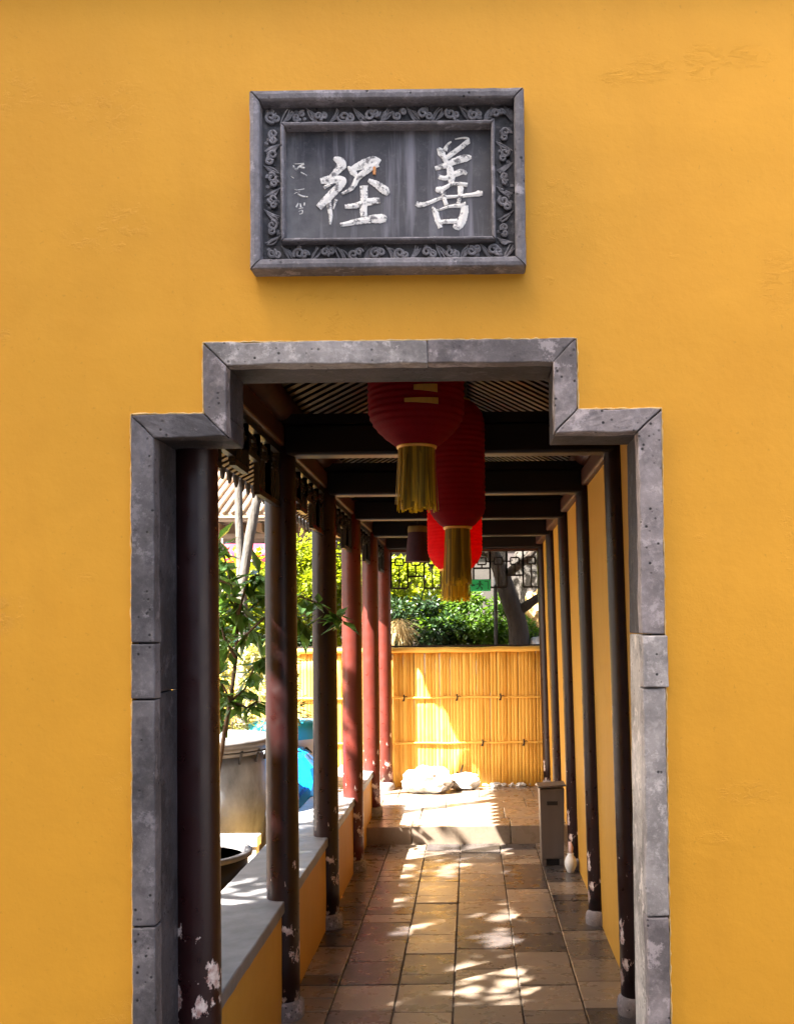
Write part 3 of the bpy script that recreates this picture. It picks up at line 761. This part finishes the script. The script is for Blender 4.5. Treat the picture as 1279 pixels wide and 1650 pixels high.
bm = B(); box(bm, -.044, .044, -.07, .07, 0, .043); obj('kick_plate', bm, M['black'], t)
pj = at(913, 1398, 7.17)
t = thing('white_jar', 'small white ceramic jar on the floor beside the litter bin', 'jar', (.635, 7.12, 0))
bm = B(); lathe(bm, [(.016, 0), (.022, .004), (.038, .045), (.040, .07), (.030, .10), (.020, .112), (.022, .125), (.017, .126), (.014, .11)], (0, 0), 28); obj('jar_body', bm, M['plasticw'], t, True)
bm = B(); tube(bm, [(0, 0, .10), (.004, 0, .16), (-.002, 0, .20)], [.010, .016, .008], 8); obj('stopper', bm, plain('pinkish stone', (.6, .42, .38), .8), t, True)

# ---------------------------------------------------------------- bamboo fence at the end
fx0, fx1 = -3.2, .76; fz0, fz1 = .13, at(760, 1043, FENCE).z
t = thing('bamboo_fence', 'ochre yellow split bamboo fence closing the far end of the walkway', 'fence', (0, FENCE, fz0))
bm = B(); bm.loops.layers.float_color.new('tint'); lay = bm.loops.layers.float_color['tint']
x = fx0
while x < fx1:
    r = rnd(.0145, .020); nf = len(bm.faces); h = fz1 - fz0 - .03 + rnd(-.012, .006); tt = rnd(0, 1); lean = rnd(-.004, .004)
    zz = [0]; nd = rnd(.15, .3)
    while nd < h: zz += [nd - .006, nd, nd + .006]; nd += rnd(.24, .32)
    zz = [z for z in zz if z < h - .01] + [h]
    P = [(x + r + lean * z, rnd(-.001, .001), z) for z in zz]
    tube(bm, P, [r * (1.09 if (i % 3 == 2 and 0 < i < len(zz) - 1) else 1.0) for i in range(len(zz))], 10); bm.faces.ensure_lookup_table()
    for f in bm.faces[nf:]:
        for lp in f.loops: lp[lay] = (tt, tt, tt, 1)
    x += 2 * r - rnd(.001, .003)
for v in bm.verts: v.co.y *= .3
obj('bamboo_poles', bm, M['bamboo'], t, True)
for z, r in ((fz1 - fz0 - .02, .026), (.83, .010), (.41, .010)):
    bm = B(); bm.loops.layers.float_color.new('tint')
    n = 24; tube(bm, [(fx0 + (fx1 - fx0) * i / n, -.018 + rnd(-.002, .002), z + rnd(-.004, .004)) for i in range(n + 1)], r, 10); obj('rail', bm, M['bamboo'], t, True)
for z, xs in ((.83, (-.62, -.13, .27, .67, -1.4, -2.1)), (.41, (.1, .48, -.95))):
    for x in xs:
        bm = B(); tube(bm, [(0, -.065, -.03), (.004, -.068, 0), (0, -.06, .03)], .007, 6); tube(bm, [(.004, -.066, 0), (.02, -.075, .016), (.034, -.078, .01)], .004, 5); tube(bm, [(.004, -.066, 0), (-.012, -.075, -.03)], .004, 5)
        obj('wire_tie', bm, M['barkd'], t, loc=(x, .02, z))
bm = B(); box(bm, fx0, fx1, -.01, .04, fz1 - fz0 + .008, fz1 - fz0 + .022); obj('coping', bm, M['barkd'], t)

# rocks at the foot of the fence
def rock(label, x, y, z, r, sq, m, seed, name='rock', grp=None):
    bm = B(); blob(bm, (0, 0, 0), r, 4, .35, 1.6, seed, sq)
    o = obj(name, bm, m, None, False, loc=(x, y, z)); return tag(o, label, 'rock', grp)
p = at(690, 1253, 9.75)
rock('big pale sunlit boulder at the foot of the bamboo fence', p.x, 9.75, .24, .20, (1.1, .7, .62), M['rock'], 3)
rock('flat pale stone right of the big boulder by the fence', p.x + .32, 9.92, .20, .11, (1.3, .7, .7), M['rock'], 8)
p = at(740, 1250, 9.95)
t = thing('broken_twigs', 'small dark broken twigs leaning against the fence foot', 'twigs', (p.x, 9.98, .13))
bm = B(); tube(bm, [(-.03, 0, 0), (.0, .02, .09), (.03, .08, .21)], [.013, .01, .006], 6); tube(bm, [(.0, .02, .09), (-.02, .04, .15)], .006, 6); tube(bm, [(.05, -.03, .0), (.02, .02, .10)], .011, 6); obj('twig', bm, M['barkd'], t)
for i in range(9):
    x = -.05 + i * .085 + rnd(-.015, .015)
    rock('small rubble stone in the row along the fence foot', x, 10.10 + rnd(-.02, .02), .145, rnd(.028, .045), (1.3, .8, .7), M['rock'], 20 + i, 'rubble_stone', 'rubble stones along the fence foot')

# ---------------------------------------------------------------- exit sign under the end fret
p = at(773, 943, 9.95)
t = thing('exit_sign', 'green emergency exit sign with a running figure hanging under the end fretwork', 'sign', (p.x, 9.95, p.z))
bm = B(); box(bm, -.098, .098, -.012, .012, -.054, .054); obj('sign_box', bm, M['green'], t, bevel=.004)
bm = B()
def flat(bm, pts, y=-.0145): 
    a = [bm.verts.new((x, y, z)) for x, z in pts]; b = [bm.verts.new((x, y + .002, z)) for x, z in pts]; bm.faces.new(a); bm.faces.new(b[::-1])
    for i in range(len(pts)): bm.faces.new((a[i], b[i], b[(i + 1) % len(pts)], a[(i + 1) % len(pts)]))
lathe_c = [(.0 + .011 * math.cos(a * .628), .030 + .011 * math.sin(a * .628)) for a in range(10)]
flat(bm, lathe_c); flat(bm, [(-.014, .018), (.012, .018), (.006, -.012), (-.012, -.008)]); flat(bm, [(.006, -.012), (.024, -.022), (.020, -.044), (.012, -.042), (.012, -.026), (-.004, -.014)])
flat(bm, [(-.012, -.008), (-.004, -.012), (-.018, -.034), (-.036, -.034), (-.036, -.026), (-.022, -.026)]); flat(bm, [(.012, .018), (.03, .002), (.026, -.004), (.008, .01)]); flat(bm, [(-.014, .018), (-.034, .01), (-.034, .002), (-.012, .008)])
flat(bm, [(.042, .036), (.078, .036), (.078, -.04), (.072, -.04), (.072, .03), (.042, .03)]); flat(bm, [(-.084, 0), (-.066, .018), (-.066, .007), (-.046, .007), (-.046, -.007), (-.066, -.007), (-.066, -.018)])
obj('figure', bm, M['signd'], t)
for x in (-.07, .07): bm = B(); tube(bm, [(x, 0, .05), (x, 0, 2.0 - p.z + .03)], .004, 6); obj('hanger', bm, M['iron'], t)

# ---------------------------------------------------------------- things in the garden to the left
p = at(400, 1190, 6.6); zr = p.z; xv = at(423, 1280, 6.6).x - .43
t = thing('water_vat', 'large grey glazed water vat with a broad rim standing in the garden', 'vat', (xv, 6.75, -.06))
Hh = zr + .06
bm = B(); lathe(bm, [(.26, 0), (.30, .02), (.40, Hh * .4), (.425, Hh * .62), (.415, Hh * .84), (.40, Hh * .9)], (0, 0), 48); obj('vat_body', bm, M['vat'], t, True)
bm = B(); lathe(bm, [(.40, Hh * .9), (.455, Hh * .955), (.47, Hh * .975), (.465, Hh), (.43, Hh * 1.0), (.41, Hh * .985), (.38, Hh * .9)], (0, 0), 48, False); obj('rim', bm, M['cap'], t, True)
bm = B(); lathe(bm, [(.0, Hh * .9), (.39, Hh * .9)], (0, 0), 40, False); obj('water', bm, M['glass'], t)
bm = B(); tube(bm, [(.462 * math.cos(a), .462 * math.sin(a), Hh * .93) for a in [i * .1309 for i in range(49)]], .006, 6)
for i in range(18):
    a = i * 2 * math.pi / 18; tube(bm, [(.415 * math.cos(a), .415 * math.sin(a), Hh * .86), (.44 * math.cos(a), .44 * math.sin(a), Hh * .94)], .008, 6)
obj('rim_lugs', bm, M['iron'], t)
p = at(398, 1378, 5.35)
t = thing('black_pot', 'black round plant pot with a pale rim standing outside the nearest low wall', 'pot', (p.x - .31, 5.45, -.06))
Hp = p.z + .06
bm = B(); lathe(bm, [(.17, 0), (.2, .01), (.285, Hp * .6), (.29, Hp - .03)], (0, 0), 40); obj('pot_body', bm, M['black'], t, True)
bm = B(); lathe(bm, [(.285, Hp - .03), (.31, Hp - .02), (.312, Hp), (.28, Hp + .002), (.272, Hp - .03)], (0, 0), 40, False); obj('rim', bm, M['cap'], t, True)
bm = B(); lathe(bm, [(0, Hp - .03), (.28, Hp - .03)], (0, 0), 32, False); obj('earth', bm, M['soil'], t)
POT = (p.x - .31, 5.45, Hp - .09)
p = at(380, 1357, 6.0)
bm = B(); box(bm, -.4, .12, -.05, .05, -.03, .03); rough(bm, .003, 10, 3, .06)
o = obj('stone_bench_top', bm, M['plasticw'], None, bevel=.005, loc=(p.x, 6.05, p.z)); o.name = 'slab'
t = thing('stone_bench', 'narrow white stone bench in front of the grey vat', 'bench', (p.x, 6.05, -.06)); o.parent = t; o.location = (0, 0, p.z + .06)
for dx in (-.3, .03):
    bm = B(); box(bm, dx, dx + .08, -.04, .04, 0, p.z + .028); obj('leg', bm, M['rock'], t)
# white tub with a sky blue lid, blue drum leaning before it
p = at(455, 1173, 7.7)
t = thing('lidded_tub', 'white plastic tub with a sky blue lid behind the blue drum', 'tub', (p.x, 7.75, -.06))
Ht = p.z + .06 - .04; w_ = .25
bm = B(); lathe(bm, [(.17, 0), (.20, .03), (.23, Ht * .8), (.25, Ht * .93), (.262, Ht * .96), (.262, Ht)], (0, 0), 40); obj('tub_body', bm, M['plasticw'], t, True)
bm = B(); lathe(bm, [(.268, Ht - .03), (.27, Ht + .02), (.255, Ht + .075), (.22, Ht + .09), (.06, Ht + .095), (.05, Ht + .11), (.0, Ht + .112)], (0, 0), 40, False); obj('lid', bm, M['cyan'], t, True)
bm = B(); tube(bm, [(.26, -.09, Ht * .9), (.31, -.12, Ht * .82), (.28, -.13, Ht * .7)], .014, 8); tube(bm, [(.18, -.19, Ht * .9), (.22, -.2, Ht * .86)], .02, 8); obj('clip', bm, M['black'], t, True)
p = at(458, 1259, 7.3); rD = 53 * 7.3 / F
t = thing('blue_drum', 'bright blue plastic drum lying on its side on a low stone', 'drum', (p.x, 7.25, p.z))
bm = B(); lathe(bm, [(rD * .9, -.0), (rD, .02), (rD, .12), (rD * .97, .13), (rD, .15), (rD, .3), (rD * .95, .36)], (0, 0), 14)
for v in bm.verts: v.co = Vector((v.co.x, v.co.z, v.co.y))
obj('drum_body', bm, M['blue'], t)
bm = B(); bar(bm, (rD * .25, -.012, -rD * .75), (rD * .72, -.012, -.1 * rD), .012, .02); lathe(bm, [(.0, 0), (.03, 0), (.03, .02), (0, .02)], (0, 0), 16, False) if False else None
obj('handle', bm, M['blue2'], t)
bm = B(); box(bm, -.35, .22, 7.15, 7.7, -.06, p.z - rD * .95); rough(bm, .006, 5, 2, .12)
o = obj('stone_block', bm, M['cap'], None, bevel=.012); o.location.x = p.x; tag(o, 'low pale stone block under the blue drum', 'block')

# ---------------------------------------------------------------- plants
def plant(name, label, cat, loc, group=None): return thing(name, label, cat, loc, group)
# potted loquat: trunk, limbs and long glossy leaves in front of the vat
t = plant('potted_shrub', 'potted shrub with long glossy dark leaves behind the first column', 'shrub', POT)
base = Vector(POT); bmw = B(); bmf = lb()
tips = []
trunk = [at(346, 1290, 5.45), at(352, 1240, 5.47), at(362, 1180, 5.5), at(372, 1130, 5.5), at(380, 1060, 5.55), at(384, 990, 5.6)]
trunk = [base + Vector((.02, 0, 0))] + trunk
tube(bmw, [q - base for q in trunk], [.016, .014, .013, .012, .011, .010, .008], 8)
br = [((384, 990), (368, 960), (356, 930), (350, 905)), ((362, 1030), (350, 1010), (346, 990)), ((384, 990), (390, 1000), (408, 1020)), ((372, 1130), (362, 1110), (350, 1090)), ((372, 1130), (395, 1110), (410, 1075), (424, 1060)), ((380, 1060), (362, 1030), (352, 985)), ((384, 990), (395, 950), (405, 930), (418, 925)), ((384, 990), (372, 940), (360, 890), (352, 870)), ((380, 1040), (410, 1010), (440, 985), (470, 985), (492, 1010)),
      ((440, 985), (480, 960), (520, 975), (552, 1000)), ((362, 1180), (352, 1150), (346, 1120)), ((372, 1130), (398, 1140), (415, 1130)), ((384, 990), (400, 985), (424, 960)), ((372, 940), (350, 935), (345, 915))]
for k, b_ in enumerate(br):
    Yk = 5.5 + rnd(-.15, .2); P = [at(u, v, Yk + .03 * i) for i, (u, v) in enumerate(b_)]
    tube(bmw, [q - base for q in P], [.008, .006, .005, .004, .003][:len(P)], 6)
    for a, b in zip(P, P[1:]):
        for i in range(8):
            q = a.lerp(b, rnd(.2, 1)); d = Vector((rnd(-1, 1), rnd(-1, .6), rnd(-1.1, .5)))
            leaf(bmf, q - base, d, Vector((rnd(-.3, .3), rnd(-.3, .3), 1)), rnd(.08, .14), rnd(.045, .065), rnd(0, 1), .18)
    for i in range(7):
        d = Vector((rnd(-1, 1), rnd(-1, .6), rnd(-1, .9))); leaf(bmf, P[-1] - base, d, Vector((0, 0, 1)), rnd(.09, .16), rnd(.045, .07), rnd(0, 1), .18)
obj('stem', bmw, M['twig'], t, True); obj('foliage', bmf, M['leafb'], t)
# pale sunlit shrub low down, by the vat
c = at(385, 1120, 7.4); t = plant('pale_shrub', 'sunlit shrub of small pale leaves behind the grey vat', 'shrub', (c.x, 7.5, -.06))
bm = lb(); crown(bm, (0, 0, c.z + .06), (.36, .3, .34), 1500, .07, .04, 18); obj('foliage', bm, M['leafp'], t)
bm = B()
for i in range(7): tube(bm, [(0, 0, 0), (rnd(-.1, .1), rnd(-.1, .1), .5), (rnd(-.3, .3), rnd(-.2, .2), c.z + rnd(-.2, .3))], [.014, .01, .004], 6)
obj('stem', bm, M['twig'], t)
# yellow green hedge shrubs over the fence
def bush(name, label, u, v, Y, rad, n, L, wd, m, clumps=20, grp=None, hang=.2):
    c = at(u, v, Y); t = plant(name, label, 'shrub', (c.x, Y, -.06), grp)
    bm = lb(); crown(bm, (0, 0, c.z + .06), rad, n, L, wd, clumps, hang); obj('foliage', bm, M[m], t)
    bm = B()
    for i in range(6): tube(bm, [(rnd(-.06, .06), rnd(-.06, .06), 0), (rnd(-.2, .2), rnd(-.2, .2), c.z * .6), (rnd(-.8, .8) * rad[0], rnd(-.8, .8) * rad[1], c.z + rnd(-.4, .6) * rad[2])], [.03, .022, .006], 6)
    obj('stem', bm, M['barkd'], t); return t
bush('bright_shrub', 'bright yellow green shrub over the fence behind the potted shrub', 385, 975, 11.2, (.75, .5, .48), 5200, .085, .055, 'leafy', 34)
bush('bright_shrub', 'rounded yellow green shrub seen between the second and third columns', 490, 960, 11.6, (.55, .5, .50), 4200, .075, .05, 'leafy', 26)
bush('bright_shrub', 'narrow yellow green shrub behind the far columns on the left', 575, 960, 12.0, (.5, .5, .5), 3000, .075, .05, 'leafy', 20)
bush('bright_shrub', 'bright lime green tree crown above the fence left of the lanterns', 672, 955, 12.4, (.62, .5, .34), 4600, .085, .05, 'leafy', 26)
bush('dark_shrub', 'dark green shrub over the fence below the lime green crown', 665, 1005, 11.3, (.55, .35, .24), 3600, .075, .04, 'leafd', 26)
bush('leafy_shrub', 'mid green leafy shrub over the fence under the exit sign', 765, 1005, 11.5, (.50, .4, .30), 3600, .07, .05, 'leafg', 26)
bush('dark_shrub', 'dark leafy shrub in the gap left of the second column', 400, 1040, 10.9, (.6, .3, .12), 1800, .08, .045, 'leafd', 14)
bush('leafy_shrub', 'low green shrub on the right beneath the leaning trunk', 830, 1025, 11.2, (.30, .25, .13), 1400, .06, .035, 'leafg', 14)
c = at(574, 997, 10.9); t = plant('red_flower', 'small red flower with yellow leaves behind the fourth column', 'flower', (c.x, 10.9, -.06))
bm = lb(); crown(bm, (0, 0, c.z + .06), (.05, .05, .04), 60, .05, .04, 4); obj('petals', bm, M['redf'], t); bm = B(); tube(bm, [(0, 0, 0), (0, 0, c.z + .03)], .006, 6); obj('stem', bm, M['twig'], t)
# straw tuft hanging over the fence top
c = at(642, 1025, 10.7); t = plant('straw_tuft', 'pale dry straw tuft standing behind the fence top', 'grass tuft', (c.x, 10.7, -.06))
bm = lb()
for i in range(420):
    a = rnd(0, 6.28); q = rnd(.02, .17); b0_ = Vector((q * .35 * math.cos(a), q * .35 * math.sin(a), c.z + .06 + .12)); leaf(bm, b0_ + Vector((0, 0, rnd(-.05, .06))), Vector((math.cos(a) * q * 2.2 + rnd(-.12, .12), math.sin(a) * q * 2 + rnd(-.1, .1), -.35 + rnd(-.12, .35))), Vector((0, 0, 1)), rnd(.12, .30), .006, rnd(0, 1), .05)
for i in range(120):
    a = rnd(0, 6.28); q = rnd(0, .06); leaf(bm, Vector((q * math.cos(a), q * math.sin(a), 0)), Vector((0, 0, 1)), Vector((1, 0, 0)), c.z + .2, .02, rnd(0, 1), .02)
obj('straw', bm, M['thatch'], t)

# trees
def tree(name, label, path, rads, limbs, m, crown_args=None, leafm='leafg', grp=None, gap=None):
    b = Vector(path[0]); t = plant(name, label, 'tree', b, grp)
    bm = B(); n = 5; P = []; Rr = []
    for i in range(len(path) - 1):
        for j in range(n):
            s = j / n; q = Vector(path[i]).lerp(Vector(path[i + 1]), s); q += Vector(noise.noise_vector(q * 1.7)) * rads[i] * .5
            P.append(q - b); Rr.append(rads[i] * (1 - s) + rads[i + 1] * s)
    P.append(Vector(path[-1]) - b); Rr.append(rads[-1])
    tube(bm, P, Rr, 12)
    for l, r in limbs: tube(bm, [Vector(q) - b for q in l], r, 8)
    rough(bm, rads[0] * .10, 5 / max(.1, rads[0] * 8), 2)
    obj('trunk', bm, m, t, True)
    if crown_args:
        bm = lb()
        for (c, rad, nn, L, wd, cl) in crown_args: crown(bm, Vector(c) - b, rad, nn, L, wd, cl, .3, (lambda p: gap(p + b)) if gap else None)
        obj('crown', bm, M[leafm], t)
    return t
# two grey trunks in the garden (their crowns are high above the eave)
q = [at(388, 1180, 9.4), at(388, 930, 9.4), at(384, 780, 9.4)]
top1 = q[2] + Vector((-.5, -.6, 1.9))
tree('garden_tree', 'straight grey tree trunk in the garden left of the second column', [(q[0].x, 9.4, -.1), q[1], q[2], top1], [.045, .036, .033, .03], [([top1, Vector((-1.6, 8.6, 5.8))], [.026, .012]), ([top1, Vector((-.9, 8.2, 5.9))], [.026, .012]), ([top1, top1 + Vector((.6, -.3, 1.2))], [.024, .012])], M['bark'],
     [((-1.4, 8.6, 5.9), (1.2, 1.0, .8), 3200, .12, .07, 30)])
q = [at(400, 1000, 8.9), at(392, 940, 8.9), at(412, 820, 8.9), at(426, 740, 8.9)]
top2 = q[3] + Vector((.15, -.8, 1.7))
tree('garden_tree', 'leaning grey brown tree trunk crossing in front of the red banner', [(q[0].x - .03, 8.9, -.1), q[1], q[2], q[3], top2], [.05, .042, .04, .036, .03], [([top2, top2 + Vector((-.9, -1.0, .9))], [.028, .012]), ([q[3] + Vector((0, -.1, .4)), q[3] + Vector((-1.0, -1.4, 1.5))], [.028, .012])], M['bark'])
def dapple_gap(p):
    """leaves left out of the crown so that sun spots fall on the floor and caps"""
    k = p.z / 1.59; x, y = p.x + k, p.y + .72 * k
    if -.12 < x < .4 and 4.5 < y < 5.3: return random.random() < .5 or noise.noise(Vector((x * 5, y * 5, 7))) > .02
    if -.5 < x < .3 and 5.2 < y < 7.6: return noise.noise(Vector((x * 4, y * 4, 2))) > .12
    if -1.1 < x < -.8 and 4 < y < 7: return noise.noise(Vector((x * 6, y * 6, 4))) > .05
    return False
# unseen tree added beside the walkway, crown shaped to dapple the floor
tree('added_shade_tree', 'unseen leafy tree added at the left of the walkway to dapple the floor', [(-3.9, 3.6, -.1), (-3.8, 3.5, 2.2), (-3.5, 3.4, 4.0), (-3.3, 3.4, 5.2)], [.16, .13, .10, .05],
     [([(-3.6, 3.4, 3.6), (-3.4, 2.4, 4.9)], [.06, .02]), ([(-3.5, 3.4, 3.9), (-3.2, 4.5, 5.0)], [.06, .02]), ([(-3.7, 3.5, 3.2), (-4.2, 3.6, 5.1)], [.06, .02])], M['bark'],
     [((-3.3, 3.45, 5.2), (.5, 1.75, .55), 5200, .14, .085, 70)], gap=dapple_gap)
# leaning trunk behind the fence on the right
q = [at(838, 1060, 10.9), at(830, 990, 10.9), at(808, 930, 10.9), at(790, 890, 10.9), at(760, 855, 10.9)]
tree('leaning_tree', 'dark leaning tree trunk behind the fence at the right', [(q[0].x + .05, 10.9, -.1), q[0], q[1], q[2], q[3], q[4] + Vector((-.5, 0, .8))], [.12, .11, .098, .085, .07, .03],
     [([q[3], at(780, 890, 10.9), at(740, 880, 10.95)], [.05, .035, .02]), ([q[2], at(850, 900, 10.9), at(880, 860, 10.95)], [.05, .04, .025]), ([q[1], at(870, 960, 10.9), at(880, 900, 11.0)], [.06, .04, .03])], M['barkd'],
     [((.3, 11.6, 3.7), (1.3, .9, .6), 2600, .10, .06, 26)])
t = thing('slim_post', 'slim dark iron post behind the fence below the exit sign', 'post', (at(798, 960, 11.0).x, 11.0, -.06))
bm = B(); tube(bm, [(0, 0, 0), (0, 0, 2.5)], .022, 10); obj('shaft', bm, M['iron'], t); bm = B(); lathe(bm, [(.03, 2.5), (.035, 2.52), (.0, 2.56)], (0, 0), 10, False); obj('finial', bm, M['iron'], t)
# rockery
p = at(874, 990, 11.4); rock('sunlit ochre garden rock above the fence at the right', p.x - .03, 11.5, p.z, .23, (.75, .7, 1.15), M['rocky'], 5, 'garden_rock')
p = at(868, 1030, 11.2); rock('dark rough rock under the ochre rock', p.x, 11.45, p.z - .62, .66, (.7, .5, 1.0), M['rockd'], 6, 'garden_rock')
p = at(872, 1030, 10.9); rock('small pale rock lying at the fence top on the right', p.x, 10.9, p.z - .06, .10, (1.2, .8, .9), M['rock'], 7, 'garden_rock')
p = at(880, 910, 12.8); rock('tall dark rockery stone behind the leaning trunk', p.x + .2, 13.2, 1.2, 1.0, (.75, .6, 1.6), M['rockd'], 9, 'garden_rock')

# ---------------------------------------------------------------- buildings beyond the garden
# hall at the left with a red banner
Yh = 14.5
a0 = at(340, 820, Yh); 
t = thing('far_hall', 'pale hall with white eaves and a shaded front behind the left hand garden', 'building', (-3.6, Yh, -.06))
def bx(name, m, u0, u1, v0, v1, Ya, Yb_, bev=0):
    p0, p1 = at(u0, v1, Ya), at(u1, v0, Ya); bm = B(); box(bm, p0.x + 3.6, p1.x + 3.6, Ya - Yh, Yb_ - Yh, p0.z + .06, p1.z + .06); return obj(name, bm, m, t, bevel=bev)
bx('wall', M['concrete'], 150, 640, 838, 1130, Yh, Yh + .3)
bx('shop_front', M['dark'], 180, 620, 873, 1100, Yh - .05, Yh - .005)
bx('eave_board', M['eave'], 150, 640, 836, 842, Yh - .9, Yh - .86)
bx('eave_soffit', M['concrete'], 150, 640, 832, 836, Yh - .86, Yh + .3)
for i in range(9):
    u = 345 + i * 34; bx('bracket', M['tan'], u, u + 9, 843, 856, Yh - .5, Yh - .1)
bx('beam', M['concrete'], 150, 640, 857, 870, Yh - .12, Yh - .06)
p0, p1 = at(150, 832, Yh - .95), at(640, 832, Yh - .95); bm = B()
v = [bm.verts.new((x + 3.6, y - Yh, z + .06)) for x in (p0.x, p1.x) for y, z in ((Yh - .98, p0.z + .01), (Yh + 1.6, p0.z + 1.1), (Yh + 1.6, p0.z + 1.0), (Yh - .98, p0.z - .04))]
for q_ in ((0, 1, 5, 4), (1, 2, 6, 5), (2, 3, 7, 6), (3, 0, 4, 7), (0, 3, 2, 1), (4, 5, 6, 7)): bm.faces.new([v[i] for i in q_])
rf = obj('roof', bm, M['tan'], t)
bm = B(); x = p0.x
while x < p1.x: tube(bm, [(x + 3.6, -1.0, p0.z + .09), (x + 3.6, 1.6, p0.z + 1.19)], .034, 8); x += .11
obj('roof_tiles', bm, M['tan'], rf, True)
for u in (430, 520, 600): bx('pillar', M['brown'], u, u + 12, 873, 1100, Yh - .2, Yh - .08)
pb_ = at(415, 893, 13.2)
t = thing('red_banner', 'red banner with a white square emblem and pale print on poles in the garden', 'banner', (pb_.x, 13.2, pb_.z))
bm = B(); n = 16; vs = []
for i in range(n + 1):
    x = -.42 + .84 * i / n
    vs.append([bm.verts.new((x, .012 * math.sin(x * 22) + dy, z)) for z, dy in ((-.22, 0), (.13, 0), (.13, .006), (-.22, .006))])
for a, b in zip(vs, vs[1:]):
    for i in range(4): bm.faces.new((a[i], a[(i + 1) % 4], b[(i + 1) % 4], b[i]))
bm.faces.new(vs[0]); bm.faces.new(vs[-1][::-1]); obj('cloth', bm, M['banner'], t, True)
bm = B(); xc = at(406, 893, 13.2).x - pb_.x; box(bm, xc - .045, xc + .045, -.03, -.02, -.125, -.035); e_ = obj('emblem', bm, M['bannerw'], t)
bm = B(); tube(bm, [(xc + .022 * math.cos(i * .4189), -.031, -.08 + .022 * math.sin(i * .4189)) for i in range(16)], .005, 5); obj('emblem_ring', bm, M['banner'], e_)
bm = B()
for i in range(11): box(bm, -.13 + i * .048, -.13 + i * .048 + .026, -.026, -.016, .02 + .004 * (i % 2), .05)
obj('print_line', bm, M['bannerw'], t)
for x in (-.43, .43): bm = B(); tube(bm, [(x, .02, .2), (x, .02, -pb_.z - .06)], .012, 8); obj('pole', bm, M['concrete'], t)
# building behind the rockery, at the right
t = thing('rear_house', 'dim grey house with a dark window behind the trunk and rocks', 'house', (.6, 14.2, -.06))
bm = B(); box(bm, -2.6, 2.4, 0, .3, 0, 3.6); obj('wall', bm, plain('dim plaster', (.05, .044, .038), .8, .35, 2.5, .2), t)
p0, p1 = at(803, 1020, 14.1), at(836, 972, 14.1); bm = B(); box(bm, p0.x - .6, p1.x - .6, -.03, .01, p0.z + .06, p1.z + .06); wn = obj('window', bm, M['glass'], t)
bm = B()
for (xa, xb, za, zb_) in ((p0.x - .64, p1.x - .56, p1.z + .06, p1.z + .10), (p0.x - .64, p1.x - .56, p0.z + .02, p0.z + .058), (p0.x - .64, p0.x - .602, p0.z + .06, p1.z + .058), (p1.x - .598, p1.x - .56, p0.z + .06, p1.z + .058)): box(bm, xa, xb, -.06, -.002, za, zb_)
obj('frame', bm, M['eave'], wn)
bm = B(); box(bm, -2.8, 2.6, -.5, .4, 3.62, 3.72); box(bm, -2.7, 2.5, .1, .4, 3.72, 4.1); obj('roof', bm, M['tile'], t)
bm = B()
for x in (-2.2, -1.1, -.1, .75, 1.8): box(bm, x, x + .14, -.05, -.005, 0, 3.55)
obj('timber', bm, M['dark'], t)
# unseen hall added left of the front courtyard: it keeps the sun off the gateway wall
t = thing('added_shade_hall', 'unseen tall grey brick hall with a tiled roof, added left of the front courtyard for shade', 'building', (-4.6, 0.0, 0))
bm = B(); box(bm, -1.6, .0, -15.0, .1, -.05, 12.4); obj('wall', bm, M['brick'], t)
bm = B(); box(bm, -2.2, .4, -15.4, .3, 12.42, 12.6); rf = obj('roof', bm, M['tile'], t)
bm = B()
v = [bm.verts.new(p_) for p_ in ((-2.2, -15.4, 12.604), (.4, -15.4, 12.604), (-.9, -15.4, 13.7), (-2.2, .3, 12.604), (.4, .3, 12.604), (-.9, .3, 13.7))]
for q_ in ((0, 1, 2), (3, 5, 4), (1, 4, 5, 2), (0, 2, 5, 3)): bm.faces.new([v[i] for i in q_])
obj('roof_tiles', bm, M['tile'], rf)
for y in (-8.6, -6.1, -3.6, -1.1):
    bm = B(); box(bm, .002, .03, y, y + 1.0, 1.1, 2.4); wn = obj('window', bm, M['glass'], t)
    bm = B(); box(bm, .002, .06, y - .08, y - .002, 1.02, 2.48); box(bm, .002, .06, y + 1.002, y + 1.08, 1.02, 2.48); box(bm, .002, .06, y, y + 1.0, 2.402, 2.48); box(bm, .002, .06, y, y + 1.0, 1.02, 1.098); obj('frame', bm, M['wood'], wn)

# unseen walls added behind and beside the camera so light falls from above
t = thing('added_court_wall', 'added unseen grey brick courtyard wall with a tiled coping facing the gateway', 'wall', (0, -6.2, 0))
bm = B(); box(bm, -4.5, 4.2, -.2, .0, -.05, 4.2); obj('body', bm, M['brick'], t)
bm = B(); box(bm, -4.6, 4.3, -.4, .2, 4.204, 4.3); obj('coping', bm, M['tile'], t)
t = thing('added_court_wall', 'added unseen grey brick courtyard wall with a tiled coping on the right of the front courtyard', 'wall', (4.2, -1.7, 0))
bm = B(); box(bm, .0, .2, -4.4, 4.5, -.05, 3.4); obj('body', bm, M['brick'], t)
bm = B(); box(bm, -.2, .4, -4.4, 4.5, 3.404, 3.5); obj('coping', bm, M['tile'], t)
bm = B(); box(bm, -6, 5, Y0 - .06, YB + .02, 3.384, 3.45); gobj('coping', bm, M['tile'])
